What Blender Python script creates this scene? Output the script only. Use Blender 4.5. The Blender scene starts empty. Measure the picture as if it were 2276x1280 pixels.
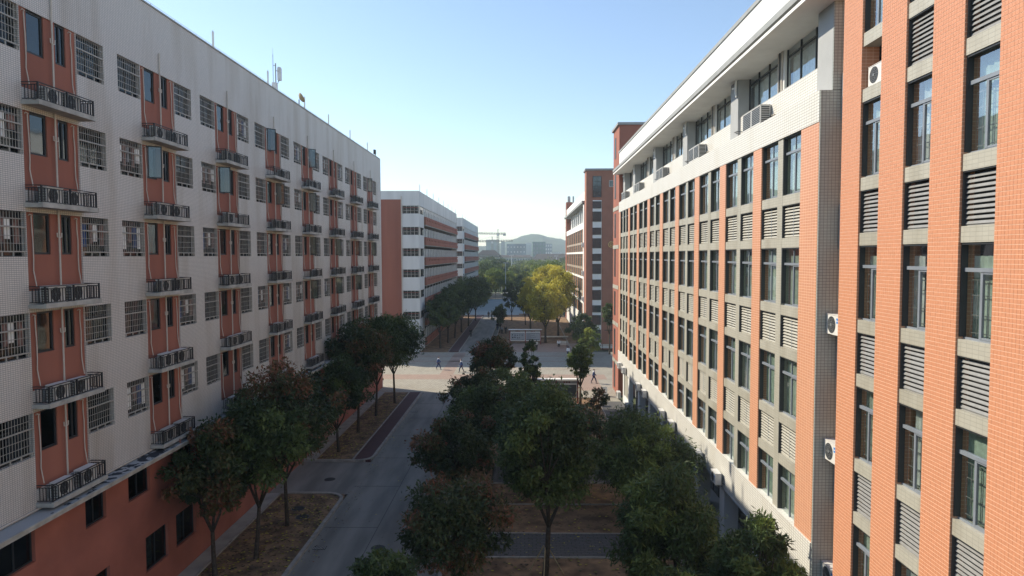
import bpy, math, random, bmesh
import numpy as np
from mathutils import Vector, Matrix
random.seed(7); RNG = np.random.default_rng(7)
S = bpy.context.scene; C = S.collection
# ------------------------------------------------------------------ camera
cam = bpy.data.cameras.new('camera'); camo = bpy.data.objects.new('camera', cam); C.objects.link(camo); S.camera = camo
F = 1480.0
Yd = Vector((27, -72, F)).normalized()
Dn = Vector((80, 30452, F)).normalized(); Dn = (Dn - Yd*Dn.dot(Yd)).normalized()
Xd = Dn.cross(Yd)
R = Matrix((Xd, Yd, -Dn)).transposed()          # world -> camera (x right, y down, z forward)
Rt = R.transposed()
right = Rt @ Vector((1, 0, 0)); up = Rt @ Vector((0, -1, 0)); back = Rt @ Vector((0, 0, -1))
M4 = Matrix((right, up, back)).transposed().to_4x4(); M4.translation = Vector((0, 0, 14.8))
camo.matrix_world = M4
cam.sensor_width = 36; cam.lens = 36*F/2276; cam.clip_end = 8000; cam.clip_start = .1
# ------------------------------------------------------------------ light
EL = math.radians(37.5); AZ = math.radians(64.5)      # azimuth from +Y towards -X
sd = Vector((-math.sin(AZ)*math.cos(EL), math.cos(AZ)*math.cos(EL), math.sin(EL)))
W = bpy.data.worlds.new('World'); S.world = W; W.use_nodes = True
nt = W.node_tree; bg = nt.nodes['Background']
sky = nt.nodes.new('ShaderNodeTexSky'); sky.sky_type = 'NISHITA'; sky.sun_disc = False
sky.sun_elevation = EL; sky.sun_rotation = 2*math.pi-AZ
sky.air_density = 1.0; sky.dust_density = .25; sky.ozone_density = .9; sky.altitude = 50
nt.links.new(sky.outputs[0], bg.inputs[0]); bg.inputs[1].default_value = .15
sun = bpy.data.lights.new('sun', 'SUN'); sun.energy = 4.6; sun.angle = math.radians(.5); sun.color = (1, .90, .73)
suno = bpy.data.objects.new('sun', sun); C.objects.link(suno); suno.rotation_euler = sd.to_track_quat('Z', 'Y').to_euler(); suno.location = (0, 0, 60)
S.view_settings.view_transform = 'Standard'; S.view_settings.look = 'None'; S.view_settings.gamma = 1
S.view_settings.use_curve_mapping = False; S.view_settings.exposure = 0.5
S.render.engine = 'CYCLES'
# ------------------------------------------------------------------ materials
MT = {}
def mat(name, col, rough=.8, noise=.12, nscale=3., spec=.3, metal=0, bump=0, streak=0):
    m = bpy.data.materials.new(name); m.use_nodes = True; n = m.node_tree; p = n.nodes['Principled BSDF']
    p.inputs['Roughness'].default_value = rough; p.inputs['Metallic'].default_value = metal
    p.inputs['Specular IOR Level'].default_value = spec
    g = n.nodes.new('ShaderNodeNewGeometry')
    t = n.nodes.new('ShaderNodeTexNoise'); t.inputs['Scale'].default_value = nscale; t.inputs['Detail'].default_value = 6
    mp = n.nodes.new('ShaderNodeMapping'); n.links.new(g.outputs['Position'], mp.inputs[0]); n.links.new(mp.outputs[0], t.inputs['Vector'])
    if streak: mp.inputs['Scale'].default_value = (1, 1, .12)
    r = n.nodes.new('ShaderNodeMapRange'); r.inputs[1].default_value = .3; r.inputs[2].default_value = .7
    r.inputs[3].default_value = 1-noise; r.inputs[4].default_value = 1+noise
    n.links.new(t.outputs[0], r.inputs[0])
    v = n.nodes.new('ShaderNodeVectorMath'); v.operation = 'SCALE'; v.inputs[0].default_value = col[:3]
    n.links.new(r.outputs[0], v.inputs['Scale']); n.links.new(v.outputs[0], p.inputs['Base Color'])
    if bump:
        b = n.nodes.new('ShaderNodeBump'); b.inputs['Strength'].default_value = bump; b.inputs['Distance'].default_value = .02
        n.links.new(t.outputs[0], b.inputs['Height']); n.links.new(b.outputs[0], p.inputs['Normal'])
    MT[name] = m; return m
def tilemat(name, c1, c2, grout, tw, th, mortar, offset=0., rough=.5, dirt=.2, flat=False, spec=.4, bumpy=.3, dirtcol=(.55,.5,.42)):
    m = mat(name, c1, rough, spec=spec); n = m.node_tree; p = n.nodes['Principled BSDF']
    for l in list(p.inputs['Base Color'].links): n.links.remove(l)
    g = n.nodes.new('ShaderNodeNewGeometry'); sp = n.nodes.new('ShaderNodeSeparateXYZ'); n.links.new(g.outputs['Position'], sp.inputs[0])
    co = n.nodes.new('ShaderNodeCombineXYZ')
    if flat:
        n.links.new(sp.outputs[0], co.inputs[0]); n.links.new(sp.outputs[1], co.inputs[1])
    else:
        a = n.nodes.new('ShaderNodeMath'); a.operation = 'ADD'; n.links.new(sp.outputs[0], a.inputs[0]); n.links.new(sp.outputs[1], a.inputs[1])
        n.links.new(a.outputs[0], co.inputs[0]); n.links.new(sp.outputs[2], co.inputs[1])
    b = n.nodes.new('ShaderNodeTexBrick'); b.offset = offset; b.squash = 1
    b.inputs['Scale'].default_value = 1; b.inputs['Brick Width'].default_value = tw; b.inputs['Row Height'].default_value = th
    b.inputs['Mortar Size'].default_value = mortar; b.inputs['Mortar Smooth'].default_value = .3; b.inputs['Bias'].default_value = 0
    b.inputs['Color1'].default_value = (*c1, 1); b.inputs['Color2'].default_value = (*c2, 1); b.inputs['Mortar'].default_value = (*grout, 1)
    n.links.new(co.outputs[0], b.inputs['Vector'])
    t = n.nodes.new('ShaderNodeTexNoise'); t.inputs['Scale'].default_value = .5; t.inputs['Detail'].default_value = 8
    mp = n.nodes.new('ShaderNodeMapping'); mp.inputs['Scale'].default_value = (1, 1, 1) if flat else (1.6, 1.6, .22)
    n.links.new(g.outputs['Position'], mp.inputs[0]); n.links.new(mp.outputs[0], t.inputs['Vector'])
    r = n.nodes.new('ShaderNodeMapRange'); r.inputs[1].default_value = .48; r.inputs[2].default_value = .75; r.inputs[3].default_value = 0; r.inputs[4].default_value = dirt
    n.links.new(t.outputs[0], r.inputs[0])
    mx = n.nodes.new('ShaderNodeMix'); mx.data_type = 'RGBA'; mx.blend_type = 'MULTIPLY'
    n.links.new(r.outputs[0], mx.inputs[0]); n.links.new(b.outputs[0], mx.inputs[6]); mx.inputs[7].default_value = (*dirtcol, 1)
    n.links.new(mx.outputs[2], p.inputs['Base Color'])
    bp = n.nodes.new('ShaderNodeBump'); bp.inputs['Strength'].default_value = bumpy; bp.inputs['Distance'].default_value = .004; bp.invert = True
    n.links.new(b.outputs['Fac'], bp.inputs['Height']); n.links.new(bp.outputs[0], p.inputs['Normal'])
    return m
tilemat('beige_tile', (.62,.575,.48), (.58,.535,.45), (.30,.27,.23), .1, .0625, .0095, dirt=.5, dirtcol=(.75,.65,.5))
tilemat('white_tile', (.67,.62,.575), (.62,.58,.54), (.31,.295,.28), .1, .0625, .0095, dirt=.75, dirtcol=(.68,.61,.52))
tilemat('white_tile_band', (.68,.67,.62), (.65,.64,.59), (.32,.30,.28), .2, .1, .011, dirt=.35, dirtcol=(.8,.75,.65))
tilemat('grey_tile', (.50,.55,.50), (.46,.50,.46), (.20,.22,.20), .12, .1, .008, dirt=.25)
tilemat('grey_spandrel', (.41,.395,.335), (.38,.365,.31), (.28,.27,.23), .2, .1, .006, dirt=.6)
tilemat('orange_tile', (.55,.255,.145), (.51,.235,.135), (.72,.48,.34), .2, .1, .008, dirt=.12, dirtcol=(.75,.65,.6))
mat('orange_tile_body', (.55,.248,.14), .5, .07, 9); mat('tile_grout', (.75,.56,.42), .9, .1, 5)
mat('orange_paint', (.30,.115,.08), .85, .14, .6, streak=1)
mat('orange_paint_low', (.34,.12,.085), .85, .16, .7)
mat('red_brown_wall', (.32,.14,.095), .85, .1, .8)
mat('white_plaster', (.64,.64,.63), .85, .1, .9, streak=1)
mat('white_paint', (.78,.78,.75), .7, .06, 1.2)
mat('grey_paint', (.36,.37,.37), .7, .06, 1.2)
mat('grey_coping', (.30,.31,.31), .8, .1, 2)
mat('concrete_ledge', (.40,.385,.355), .9, .25, 2.5, bump=.3)
mat('dark_metal', (.018,.018,.02), .5, .1, 5, spec=.4)
mat('dark_frame', (.030,.033,.037), .45, .1, 5)
mat('blue_grey_frame', (.20,.225,.26), .4, .08, 3, spec=.5)
mat('steel_bar', (.35,.33,.30), .5, .15, 4, spec=.5)
mat('louver_grey', (.24,.24,.235), .4, .12, 6, spec=.5)
mat('louver_cream', (.40,.385,.33), .5, .12, 6)
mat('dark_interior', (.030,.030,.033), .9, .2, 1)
mat('ac_casing', (.64,.63,.60), .5, .06, 4); mat('ac_casing_old', (.42,.41,.38), .6, .15, 4)
mat('ac_dark', (.025,.03,.035), .5, .1, 5); mat('ac_blue', (.02,.22,.60), .5, .03, 5); mat('ac_grille', (.16,.17,.18), .5)
mat('pipe_white', (.52,.47,.41), .6, .08, 4)
mat('bark', (.060,.047,.036), .95, .4, 9, bump=.8)
mat('asphalt', (.135,.132,.128), .85, .16, .45, bump=.2)
mat('kerb', (.30,.28,.255), .9, .2, 2.5)
mat('red_roof', (.25,.06,.05), .7); mat('cement', (.33,.32,.30), .9, .2, 1.1)
mat('board_red', (.22,.035,.03), .5); mat('board_glass', (.10,.12,.125), .2, .25, 2, spec=.5); mat('board_roof', (.82,.82,.78), .5, .03)
mat('poster', (.35,.37,.38), .7, .2, 6); mat('poster_dark', (.06,.06,.07), .7)
mat('iron', (.035,.035,.037), .7, .3, 20); mat('court_blue', (.29,.33,.335), .8, .12, .4)
mat('window_glass_dark', (.03,.05,.058), .12, .3, .8, spec=.9); mat('gold', (.85,.62,.25), .4, .05, 3, metal=.1); mat('bamboo', (.35,.27,.16), .8, .2, 5)
mat('yellow_sign', (.75,.62,.05), .6); mat('far_roof', (.07,.06,.058), .8); mat('far_wall', (.52,.53,.52), .8, .1, .1); mat('far_blue', (.12,.16,.20), .7, .3, .08)
mat('far_net', (.09,.17,.15), .8, .2, .1); mat('crane_yellow', (.16,.14,.10), .6); mat('lamp_white', (.7,.7,.7), .5)
mat('car_white', (.80,.80,.80), .25, .02, 3, spec=.6); mat('car_dark', (.06,.065,.08), .25, .02, 3, spec=.6); mat('car_glass', (.02,.025,.03), .1, .02, 3, spec=.8); mat('tyre', (.02,.02,.02), .9)
mat('skin', (.50,.32,.23), .6); mat('hair', (.012,.01,.01), .6); mat('cloth_navy', (.02,.03,.10), .9); mat('cloth_blue', (.04,.075,.20), .9)
mat('cloth_white', (.80,.80,.78), .9); mat('cloth_black', (.015,.015,.017), .9); mat('cloth_grey', (.28,.29,.31), .9); mat('cloth_cream', (.62,.58,.50), .9); mat('shoe', (.3,.3,.3), .8)
mat('canopy_top', (.30,.30,.30), .9, .3, 1.5)
for i, c in enumerate([(.24,.20,.17),(.09,.075,.07),(.12,.13,.17),(.06,.10,.12),(.22,.13,.11),(.05,.07,.055)]): mat('dorm_cloth_%d' % i, c, .9, .45, 7)
for i, c in enumerate([(.55,.60,.52),(.42,.50,.43),(.62,.64,.62)]): mat('curtain_%d' % i, c, .9, .2, 5)
# sheets with their own wear
def soilmat():
    m = mat('soil', (.15,.09,.055), 1, .3, 2, bump=.5); n = m.node_tree; p = n.nodes['Principled BSDF']
    t = n.nodes.new('ShaderNodeTexNoise'); t.inputs['Scale'].default_value = 1.1; t.inputs['Detail'].default_value = 9
    g = n.nodes.new('ShaderNodeNewGeometry'); n.links.new(g.outputs['Position'], t.inputs['Vector'])
    cr = n.nodes.new('ShaderNodeValToRGB'); e = cr.color_ramp.elements; e[0].position = .35; e[0].color = (.12,.08,.052,1); e[1].position = .65; e[1].color = (.30,.19,.11,1)
    n.links.new(t.outputs[0], cr.inputs[0]); n.links.new(cr.outputs[0], p.inputs['Base Color'])
soilmat()
def asphaltfix():
    m = MT['asphalt']; n = m.node_tree; p = n.nodes['Principled BSDF']
    g = n.nodes.new('ShaderNodeNewGeometry')
    mp = n.nodes.new('ShaderNodeMapping'); mp.inputs['Scale'].default_value = (.9, .16, 1); n.links.new(g.outputs['Position'], mp.inputs[0])
    t = n.nodes.new('ShaderNodeTexNoise'); t.inputs['Scale'].default_value = 1.; t.inputs['Detail'].default_value = 7; n.links.new(mp.outputs[0], t.inputs['Vector'])
    cr = n.nodes.new('ShaderNodeValToRGB'); e = cr.color_ramp.elements; e[0].position = .35; e[0].color = (.150,.143,.132,1); e[1].position = .66; e[1].color = (.255,.240,.215,1)
    n.links.new(t.outputs[0], cr.inputs[0]); n.links.new(cr.outputs[0], p.inputs['Base Color'])
asphaltfix()
tilemat('paver_grey', (.38,.35,.285), (.32,.295,.245), (.18,.165,.14), .4, .4, .02, .5, .85, .3, True, dirtcol=(.65,.6,.55))
tilemat('paver_red', (.37,.275,.22), (.335,.25,.20), (.19,.12,.10), .4, .2, .018, .5, .85, .3, True, dirtcol=(.65,.6,.55))
tilemat('paver_dark', (.115,.11,.11), (.095,.095,.095), (.05,.05,.05), .4, .2, .018, .5, .85, .3, True)
tilemat('path_purple', (.105,.050,.052), (.085,.043,.046), (.05,.03,.03), .3, .15, .015, .5, .85, .4, True)
def groundmat():
    m = mat('ground_mat', (.1,.1,.08), 1); n = m.node_tree; p = n.nodes['Principled BSDF']
    t = n.nodes.new('ShaderNodeTexNoise'); t.inputs['Scale'].default_value = .03; t.inputs['Detail'].default_value = 9
    g = n.nodes.new('ShaderNodeNewGeometry'); n.links.new(g.outputs['Position'], t.inputs['Vector'])
    cr = n.nodes.new('ShaderNodeValToRGB'); e = cr.color_ramp.elements; e[0].position = .4; e[0].color = (.05,.075,.03,1); e[1].position = .6; e[1].color = (.20,.18,.15,1)
    n.links.new(t.outputs[0], cr.inputs[0]); n.links.new(cr.outputs[0], p.inputs['Base Color'])
groundmat()
def stainmat():      # canopy top: pale film peeled away over dark membrane
    m = MT['canopy_top']; n = m.node_tree; p = n.nodes['Principled BSDF']
    g = n.nodes.new('ShaderNodeNewGeometry'); t = n.nodes.new('ShaderNodeTexNoise'); t.inputs['Scale'].default_value = 2.6; t.inputs['Detail'].default_value = 3
    t2 = n.nodes.new('ShaderNodeTexNoise'); t2.inputs['Scale'].default_value = .35
    for q in (t, t2): n.links.new(g.outputs['Position'], q.inputs['Vector'])
    mu = n.nodes.new('ShaderNodeMath'); mu.operation = 'MULTIPLY'; n.links.new(t.outputs[0], mu.inputs[0]); n.links.new(t2.outputs[0], mu.inputs[1])
    cr = n.nodes.new('ShaderNodeValToRGB'); e = cr.color_ramp.elements; e[0].position = .285; e[0].color = (.36,.37,.38,1); e[1].position = .30; e[1].color = (.03,.035,.045,1)
    n.links.new(mu.outputs[0], cr.inputs[0]); n.links.new(cr.outputs[0], p.inputs['Base Color'])
stainmat()
def glassmat(name, tint, ior, rough=.02, base=(.02,.03,.035)):
    m = bpy.data.materials.new(name); m.use_nodes = True; n = m.node_tree; n.nodes.clear()
    o = n.nodes.new('ShaderNodeOutputMaterial'); tr = n.nodes.new('ShaderNodeBsdfTransparent'); tr.inputs[0].default_value = (*tint, 1)
    gl = n.nodes.new('ShaderNodeBsdfGlossy'); gl.inputs['Roughness'].default_value = rough; gl.inputs[0].default_value = (.9, .95, 1, 1)
    fr = n.nodes.new('ShaderNodeFresnel'); g = n.nodes.new('ShaderNodeNewGeometry'); io = n.nodes.new('ShaderNodeMapRange'); io.inputs[3].default_value = ior; io.inputs[4].default_value = 1/ior
    n.links.new(g.outputs['Backfacing'], io.inputs[0]); n.links.new(io.outputs[0], fr.inputs[0]); t = n.nodes.new('ShaderNodeTexNoise'); t.inputs['Scale'].default_value = .9
    n.links.new(g.outputs['Position'], t.inputs['Vector'])
    b = n.nodes.new('ShaderNodeBump'); b.inputs['Strength'].default_value = .05; b.inputs['Distance'].default_value = .1; n.links.new(t.outputs[0], b.inputs['Height']); n.links.new(b.outputs[0], gl.inputs['Normal'])
    mx = n.nodes.new('ShaderNodeMixShader'); n.links.new(fr.outputs[0], mx.inputs[0]); n.links.new(tr.outputs[0], mx.inputs[1]); n.links.new(gl.outputs[0], mx.inputs[2])
    n.links.new(mx.outputs[0], o.inputs[0]); MT[name] = m
glassmat('glass_teach', (.80,.86,.84), 3.2); glassmat('glass_dorm', (.38,.42,.42), 1.45, .04)
glassmat('glass_blue', (.12,.18,.19), 1.8, .05)
def leafmat(name, stops, trans=.25):
    m = bpy.data.materials.new(name); m.use_nodes = True; n = m.node_tree; p = n.nodes['Principled BSDF']; o = n.nodes['Material Output']
    a = n.nodes.new('ShaderNodeAttribute'); a.attribute_name = 'tone'
    cr = n.nodes.new('ShaderNodeValToRGB'); el = cr.color_ramp.elements
    while len(el) < len(stops): el.new(.5)
    for e, (ps, c) in zip(el, stops): e.position = ps; e.color = (*c, 1)
    n.links.new(a.outputs['Fac'], cr.inputs[0]); n.links.new(cr.outputs[0], p.inputs['Base Color'])
    p.inputs['Roughness'].default_value = .55; p.inputs['Specular IOR Level'].default_value = .3
    t = n.nodes.new('ShaderNodeBsdfTranslucent'); n.links.new(cr.outputs[0], t.inputs[0])
    mx = n.nodes.new('ShaderNodeMixShader'); mx.inputs[0].default_value = trans
    n.links.new(p.outputs[0], mx.inputs[1]); n.links.new(t.outputs[0], mx.inputs[2]); n.links.new(mx.outputs[0], o.inputs[0]); MT[name] = m
leafmat('leaf_green', [(0,(.028,.046,.021)),(.5,(.058,.090,.032)),(1,(.14,.19,.055))])
leafmat('leaf_mango', [(0,(.036,.058,.022)),(.6,(.085,.13,.037)),(1,(.20,.26,.06))])
leafmat('leaf_rust', [(0,(.028,.044,.020)),(.6,(.062,.088,.032)),(.8,(.12,.10,.04)),(.9,(.20,.075,.045)),(1,(.30,.14,.075))])
leafmat('leaf_yellow', [(0,(.20,.20,.03)),(.5,(.46,.42,.05)),(1,(.66,.58,.08))], .35)
leafmat('leaf_lime', [(0,(.07,.11,.025)),(.5,(.17,.23,.04)),(1,(.36,.36,.06))], .35)
leafmat('leaf_far', [(0,(.035,.065,.025)),(.5,(.08,.13,.035)),(1,(.22,.24,.05))])
# ------------------------------------------------------------------ mesh + object helpers
class MB:
    def __init__(s): s.v = []; s.f = []; s.m = []; s.mats = []
    def mi(s, m):
        if m not in s.mats: s.mats.append(m)
        return s.mats.index(m)
    def quad(s, a, b, c, d, m):
        i = len(s.v); s.v += [a, b, c, d]; s.f.append((i, i+1, i+2, i+3)); s.m.append(s.mi(m))
    def box(s, x0, y0, z0, x1, y1, z1, m, skip=''):
        i = len(s.v); k = s.mi(m)
        s.v += [(x, y, z) for z in (z0, z1) for y in (y0, y1) for x in (x0, x1)]
        fs = {'b': (0, 2, 3, 1), 't': (4, 5, 7, 6), 's': (0, 1, 5, 4), 'n': (2, 6, 7, 3), 'w': (0, 4, 6, 2), 'e': (1, 3, 7, 5)}
        for q, f in fs.items():
            if q not in skip: s.f.append(tuple(i+j for j in f)); s.m.append(k)
    def tube(s, pts, rads, n, m, cap=True):
        k = s.mi(m); base = len(s.v); P = [Vector(p) for p in pts]
        if not hasattr(rads, '__len__'): rads = [rads]*len(P)
        for j, p in enumerate(P):
            d = (P[min(j+1, len(P)-1)]-P[max(j-1, 0)]).normalized()
            a = d.orthogonal().normalized() if j == 0 else (a-d*a.dot(d)).normalized()
            b = d.cross(a)
            for q in range(n):
                t = 2*math.pi*q/n; s.v.append(tuple(p+(a*math.cos(t)+b*math.sin(t))*rads[j]))
        for j in range(len(P)-1):
            for q in range(n):
                q2 = (q+1) % n; s.f.append((base+j*n+q, base+j*n+q2, base+(j+1)*n+q2, base+(j+1)*n+q)); s.m.append(k)
        if cap:
            s.f.append(tuple(base+q for q in range(n))[::-1]); s.m.append(k)
            s.f.append(tuple(base+(len(P)-1)*n+q for q in range(n))); s.m.append(k)
    def disc(s, c, ax, r, n, m, r0=0):
        k = s.mi(m); c = Vector(c); ax = Vector(ax).normalized(); a = ax.orthogonal().normalized(); b = ax.cross(a); i = len(s.v)
        for q in range(n):
            t = 2*math.pi*q/n; s.v.append(tuple(c+(a*math.cos(t)+b*math.sin(t))*r))
        if r0:
            for q in range(n):
                t = 2*math.pi*q/n; s.v.append(tuple(c+(a*math.cos(t)+b*math.sin(t))*r0))
            for q in range(n): q2 = (q+1) % n; s.f.append((i+q, i+q2, i+n+q2, i+n+q)); s.m.append(k)
        else: s.f.append(tuple(i+q for q in range(n))); s.m.append(k)
    def mesh(s, name, smooth=False):
        me = bpy.data.meshes.new(name); me.from_pydata(s.v, [], s.f)
        for m in s.mats: me.materials.append(MT[m])
        me.polygons.foreach_set('material_index', s.m)
        if smooth: me.polygons.foreach_set('use_smooth', [True]*len(s.f))
        me.update(); return me
WL = {}
def tag(o, label=None, cat=None, group=None, kind=None):
    if label: o['label'] = label
    if cat: o['category'] = cat
    if group: o['group'] = group
    if kind: o['kind'] = kind
    return o
def ob(name, me, parent=None, world=(0, 0, 0), rz=0.):
    """world = position in the world; parents here carry translation only (rotated things use local coordinates)"""
    o = bpy.data.objects.new(name, me); C.objects.link(o); w = Vector(world); WL[o.name] = w
    if parent: o.parent = parent; o.location = w-WL[parent.name]
    else: o.location = w
    if rz: o.rotation_euler = (0, 0, rz)
    return o
def struct(name, mb, kind='structure'): return tag(ob(name, mb.mesh(name) if isinstance(mb, MB) else mb), kind=kind)
def root(name, loc, label, cat, group=None, rz=0.): return tag(ob(name, None, None, loc, rz), label, cat, group)
def wall(mb, s, x, y0, y1, z0, z1, holes, depth, m, rm=None):
    """facade in the plane X = x with real openings; s = direction into the building"""
    rm = rm or m
    ys = sorted({y0, y1} | {h[0] for h in holes} | {h[1] for h in holes}); zs = sorted({z0, z1} | {h[2] for h in holes} | {h[3] for h in holes})
    for a, b in zip(ys, ys[1:]):
        run = None
        for c, d in zip(zs, zs[1:]):
            my, mz = (a+b)/2, (c+d)/2
            hole = any(h[0] < my < h[1] and h[2] < mz < h[3] for h in holes)
            if not hole: run = (run[0] if run else c, d)
            if hole or d == zs[-1]:
                if run: mb.quad((x, a, run[0]), (x, b, run[0]), (x, b, run[1]), (x, a, run[1]), m)
                run = None
    X = x+s*depth
    for a, b, c, d in holes:
        for p, q in (((a, c), (b, c)), ((b, c), (b, d)), ((b, d), (a, d)), ((a, d), (a, c))):
            mb.quad((x, *p), (x, *q), (X, *q), (X, *p), rm)
ORD = ['first', 'second', 'third', 'fourth', 'fifth', 'sixth', 'seventh', 'eighth', 'ninth', 'tenth', 'eleventh', 'twelfth', 'thirteenth']
# ------------------------------------------------------------------ ground and paving
g = MB(); g.quad((-4000, -300, -.16), (4000, -300, -.16), (4000, 4000, -.16), (-4000, 4000, -.16), 'ground_mat'); struct('ground', g)
def sheet(name, rects, z, m):
    b = MB()
    for x0, y0, x1, y1 in rects: b.box(x0, y0, -.14, x1, y1, z, m, 'b')
    return struct(name, b)
sheet('road', [(-11, -8, -4, 71.4), (-16, 40.6, -11, 47)], 0, 'asphalt')
sheet('road', [(-10, 101.6, -6, 165.4), (-16, 227.4, 30, 246)], 0, 'asphalt')
sheet('plaza', [(-34, 71.4, 14, 101.6), (6.2, 67, 9.8, 71.4), (-4, 68.4, 6.2, 71.4)], .0, 'paver_grey')
sheet('plaza_red_band', [(-34, 79.1, 9.9, 82.4), (6.3, 72.6, 8.7, 79.1), (-10.6, 82.4, -8.9, 101), (-34, 92.5, 9.9, 93.1), (-34, 97.3, 9.9, 97.9), (-4, 86.2, 9.9, 86.6)], .004, 'paver_red')
sheet('plaza', [(-4, 101.6, 9.8, 112), (-16, 165.4, 14, 166)], .0, 'paver_red')
sheet('pavement', [(-12.35, 47.2, -11.15, 71.2)], .1, 'path_purple')
sheet('pavement', [(-11.6, 101.8, -10.12, 165.2)], .1, 'path_purple')
sheet('pavement', [(7.55, 8, 9.86, 66.9)], .04, 'paver_dark')
sheet('pavement', [(-15.98, 10, -15.2, 40.4), (-15.98, 47.2, -15.2, 71.2)], .12, 'cement')
sheet('pavement', [(-2.1, 31.9, 7.35, 34.6), (-2.1, 42.5, 7.35, 46.5)], .09, 'paver_dark')
sheet('sports_court', [(-17, 166, 3, 226)], .02, 'court_blue')
sheet('soil_bed', [(-15.1, 10, -11.15, 40.4)], .07, 'soil')
sheet('soil_bed', [(-15.1, 47.2, -12.45, 71.2)], .07, 'soil')
sheet('soil_bed', [(-3.8, 10, 7.45, 31.8), (-3.8, 34.7, 7.45, 42.4), (-3.8, 46.6, 7.45, 68.2), (-3.8, 31.8, -2.2, 34.7), (-3.8, 42.4, -2.2, 46.6)], .06, 'soil')
sheet('soil_bed', [(-16, 101.8, -11.7, 165), (-5.0, 112.2, 9.8, 165)], .06, 'soil')
def kerbline(pts, w=.16, h=.15, seg=1.0):
    b = MB()
    for (x0, y0), (x1, y1) in zip(pts, pts[1:]):
        d = Vector((x1-x0, y1-y0, 0)); L = d.length; d.normalize(); n = Vector((-d.y, d.x, 0))*w/2; k = max(1, round(L/seg)); st = L/k
        for i in range(k):
            a = Vector((x0, y0, 0))+d*(i*st+.008); e = Vector((x0, y0, 0))+d*((i+1)*st-.008); hh = h+random.uniform(-.006, .006)
            q = [a-n, a+n, e+n, e-n]; i0 = len(b.v)
            b.v += [(p.x, p.y, -.13) for p in q]+[(p.x, p.y, hh) for p in q]
            for f in ((4, 7, 6, 5), (0, 1, 5, 4), (1, 2, 6, 5), (2, 3, 7, 6), (3, 0, 4, 7)): b.f.append(tuple(i0+j for j in f)); b.m.append(b.mi('kerb'))
    return struct('kerb', b)
arc = [(-11.08-1.2+1.2*math.cos(t), 39.3+1.2*math.sin(t)) for t in [0, .35, .7, 1.05, 1.4, 1.57]]
kerbline([(-11.08, 8), (-11.08, 39.3)]+arc[1:]+[(-15.15, 40.5)], .2)
arc = [(-11.08-1.0+1.0*math.cos(t), 48.1+1.0*math.sin(t)) for t in [-1.57, -1.2, -.8, -.4, 0]]
kerbline([(-15.15, 47.1)]+arc+[(-11.08, 71.3)], .2)
kerbline([(-12.4, 47.3), (-12.4, 71.3)], .1, .16); kerbline([(-15.15, 10), (-15.15, 40.4)], .1, .14); kerbline([(-15.15, 47.2), (-15.15, 71.3)], .1, .14)
kerbline([(-3.9, 8), (-3.9, 68.3), (7.5, 68.3)], .18); kerbline([(7.5, 68.2), (7.5, 8)], .1, .1)
kerbline([(-2.15, 31.85), (7.4, 31.85)], .1, .12); kerbline([(-2.15, 34.65), (7.4, 34.65)], .1, .12); kerbline([(-2.15, 31.85), (-2.15, 34.65)], .1, .12)
kerbline([(-2.15, 42.45), (7.4, 42.45)], .1, .12); kerbline([(-2.15, 46.55), (7.4, 46.55)], .1, .12); kerbline([(-3.8, 38.8), (7.4, 38.8)], .08, .12)
kerbline([(-10.05, 101.7), (-10.05, 160), (-11.6, 165)], .14, .16, 2); kerbline([(-11.66, 101.7), (-11.66, 163)], .1, .16, 2)
kerbline([(-5.95, 112), (-5.95, 165)], .14, .16, 2); kerbline([(-5.05, 112), (-5.05, 165)], .1, .16, 2); kerbline([(7.4, 101.7), (7.4, 140)], .14, .16, 2)
b = MB(); b.box(-8.03, 9, .001, -8.0, 71.3, .005, 'iron', 'b')
for y in (16, 22, 28, 35.5, 42, 48, 54, 60, 66): b.box(-10.95, y, .001, -8.03, y+.025, .005, 'iron', 'b')
struct('road_joint', b)
mh = MB(); mh.tube([(0, 0, -.02), (0, 0, .008)], .36, 20, 'iron'); mh.disc((0, 0, .0095), (0, 0, 1), .40, 20, 'asphalt', .37); mhm = mh.mesh('manhole')
dr = MB(); dr.box(-.32, -.2, -.02, .32, .2, .008, 'iron')
for i in range(8): dr.box(-.29+i*.075, -.17, .008, -.26+i*.075, .17, .014, 'cement')
drm = dr.mesh('drain')
for (x, y), z, l in (((-7.44, 32.97), 0, 'round iron manhole cover in the road beside the garden trees'), ((-12.92, 43.3), 0, 'round manhole cover on the side driveway'), ((-13.22, 38), .075, 'round manhole cover in the soil bed, farther one'), ((-12.56, 36.74), .075, 'round manhole cover in the soil bed, nearer one')):
    tag(ob('manhole_cover', mhm, None, (x, y, z)), l, 'manhole cover', 'manhole covers')
for (x, y), l in (((-10.4, 32.94), 'square iron drain grate by the kerb near the rounded bed corner'), ((-10.5, 62.49), 'small drain grate in the road at the far kerb')):
    tag(ob('drain_grate', drm, None, (x, y, 0)), l, 'drain')
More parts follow.
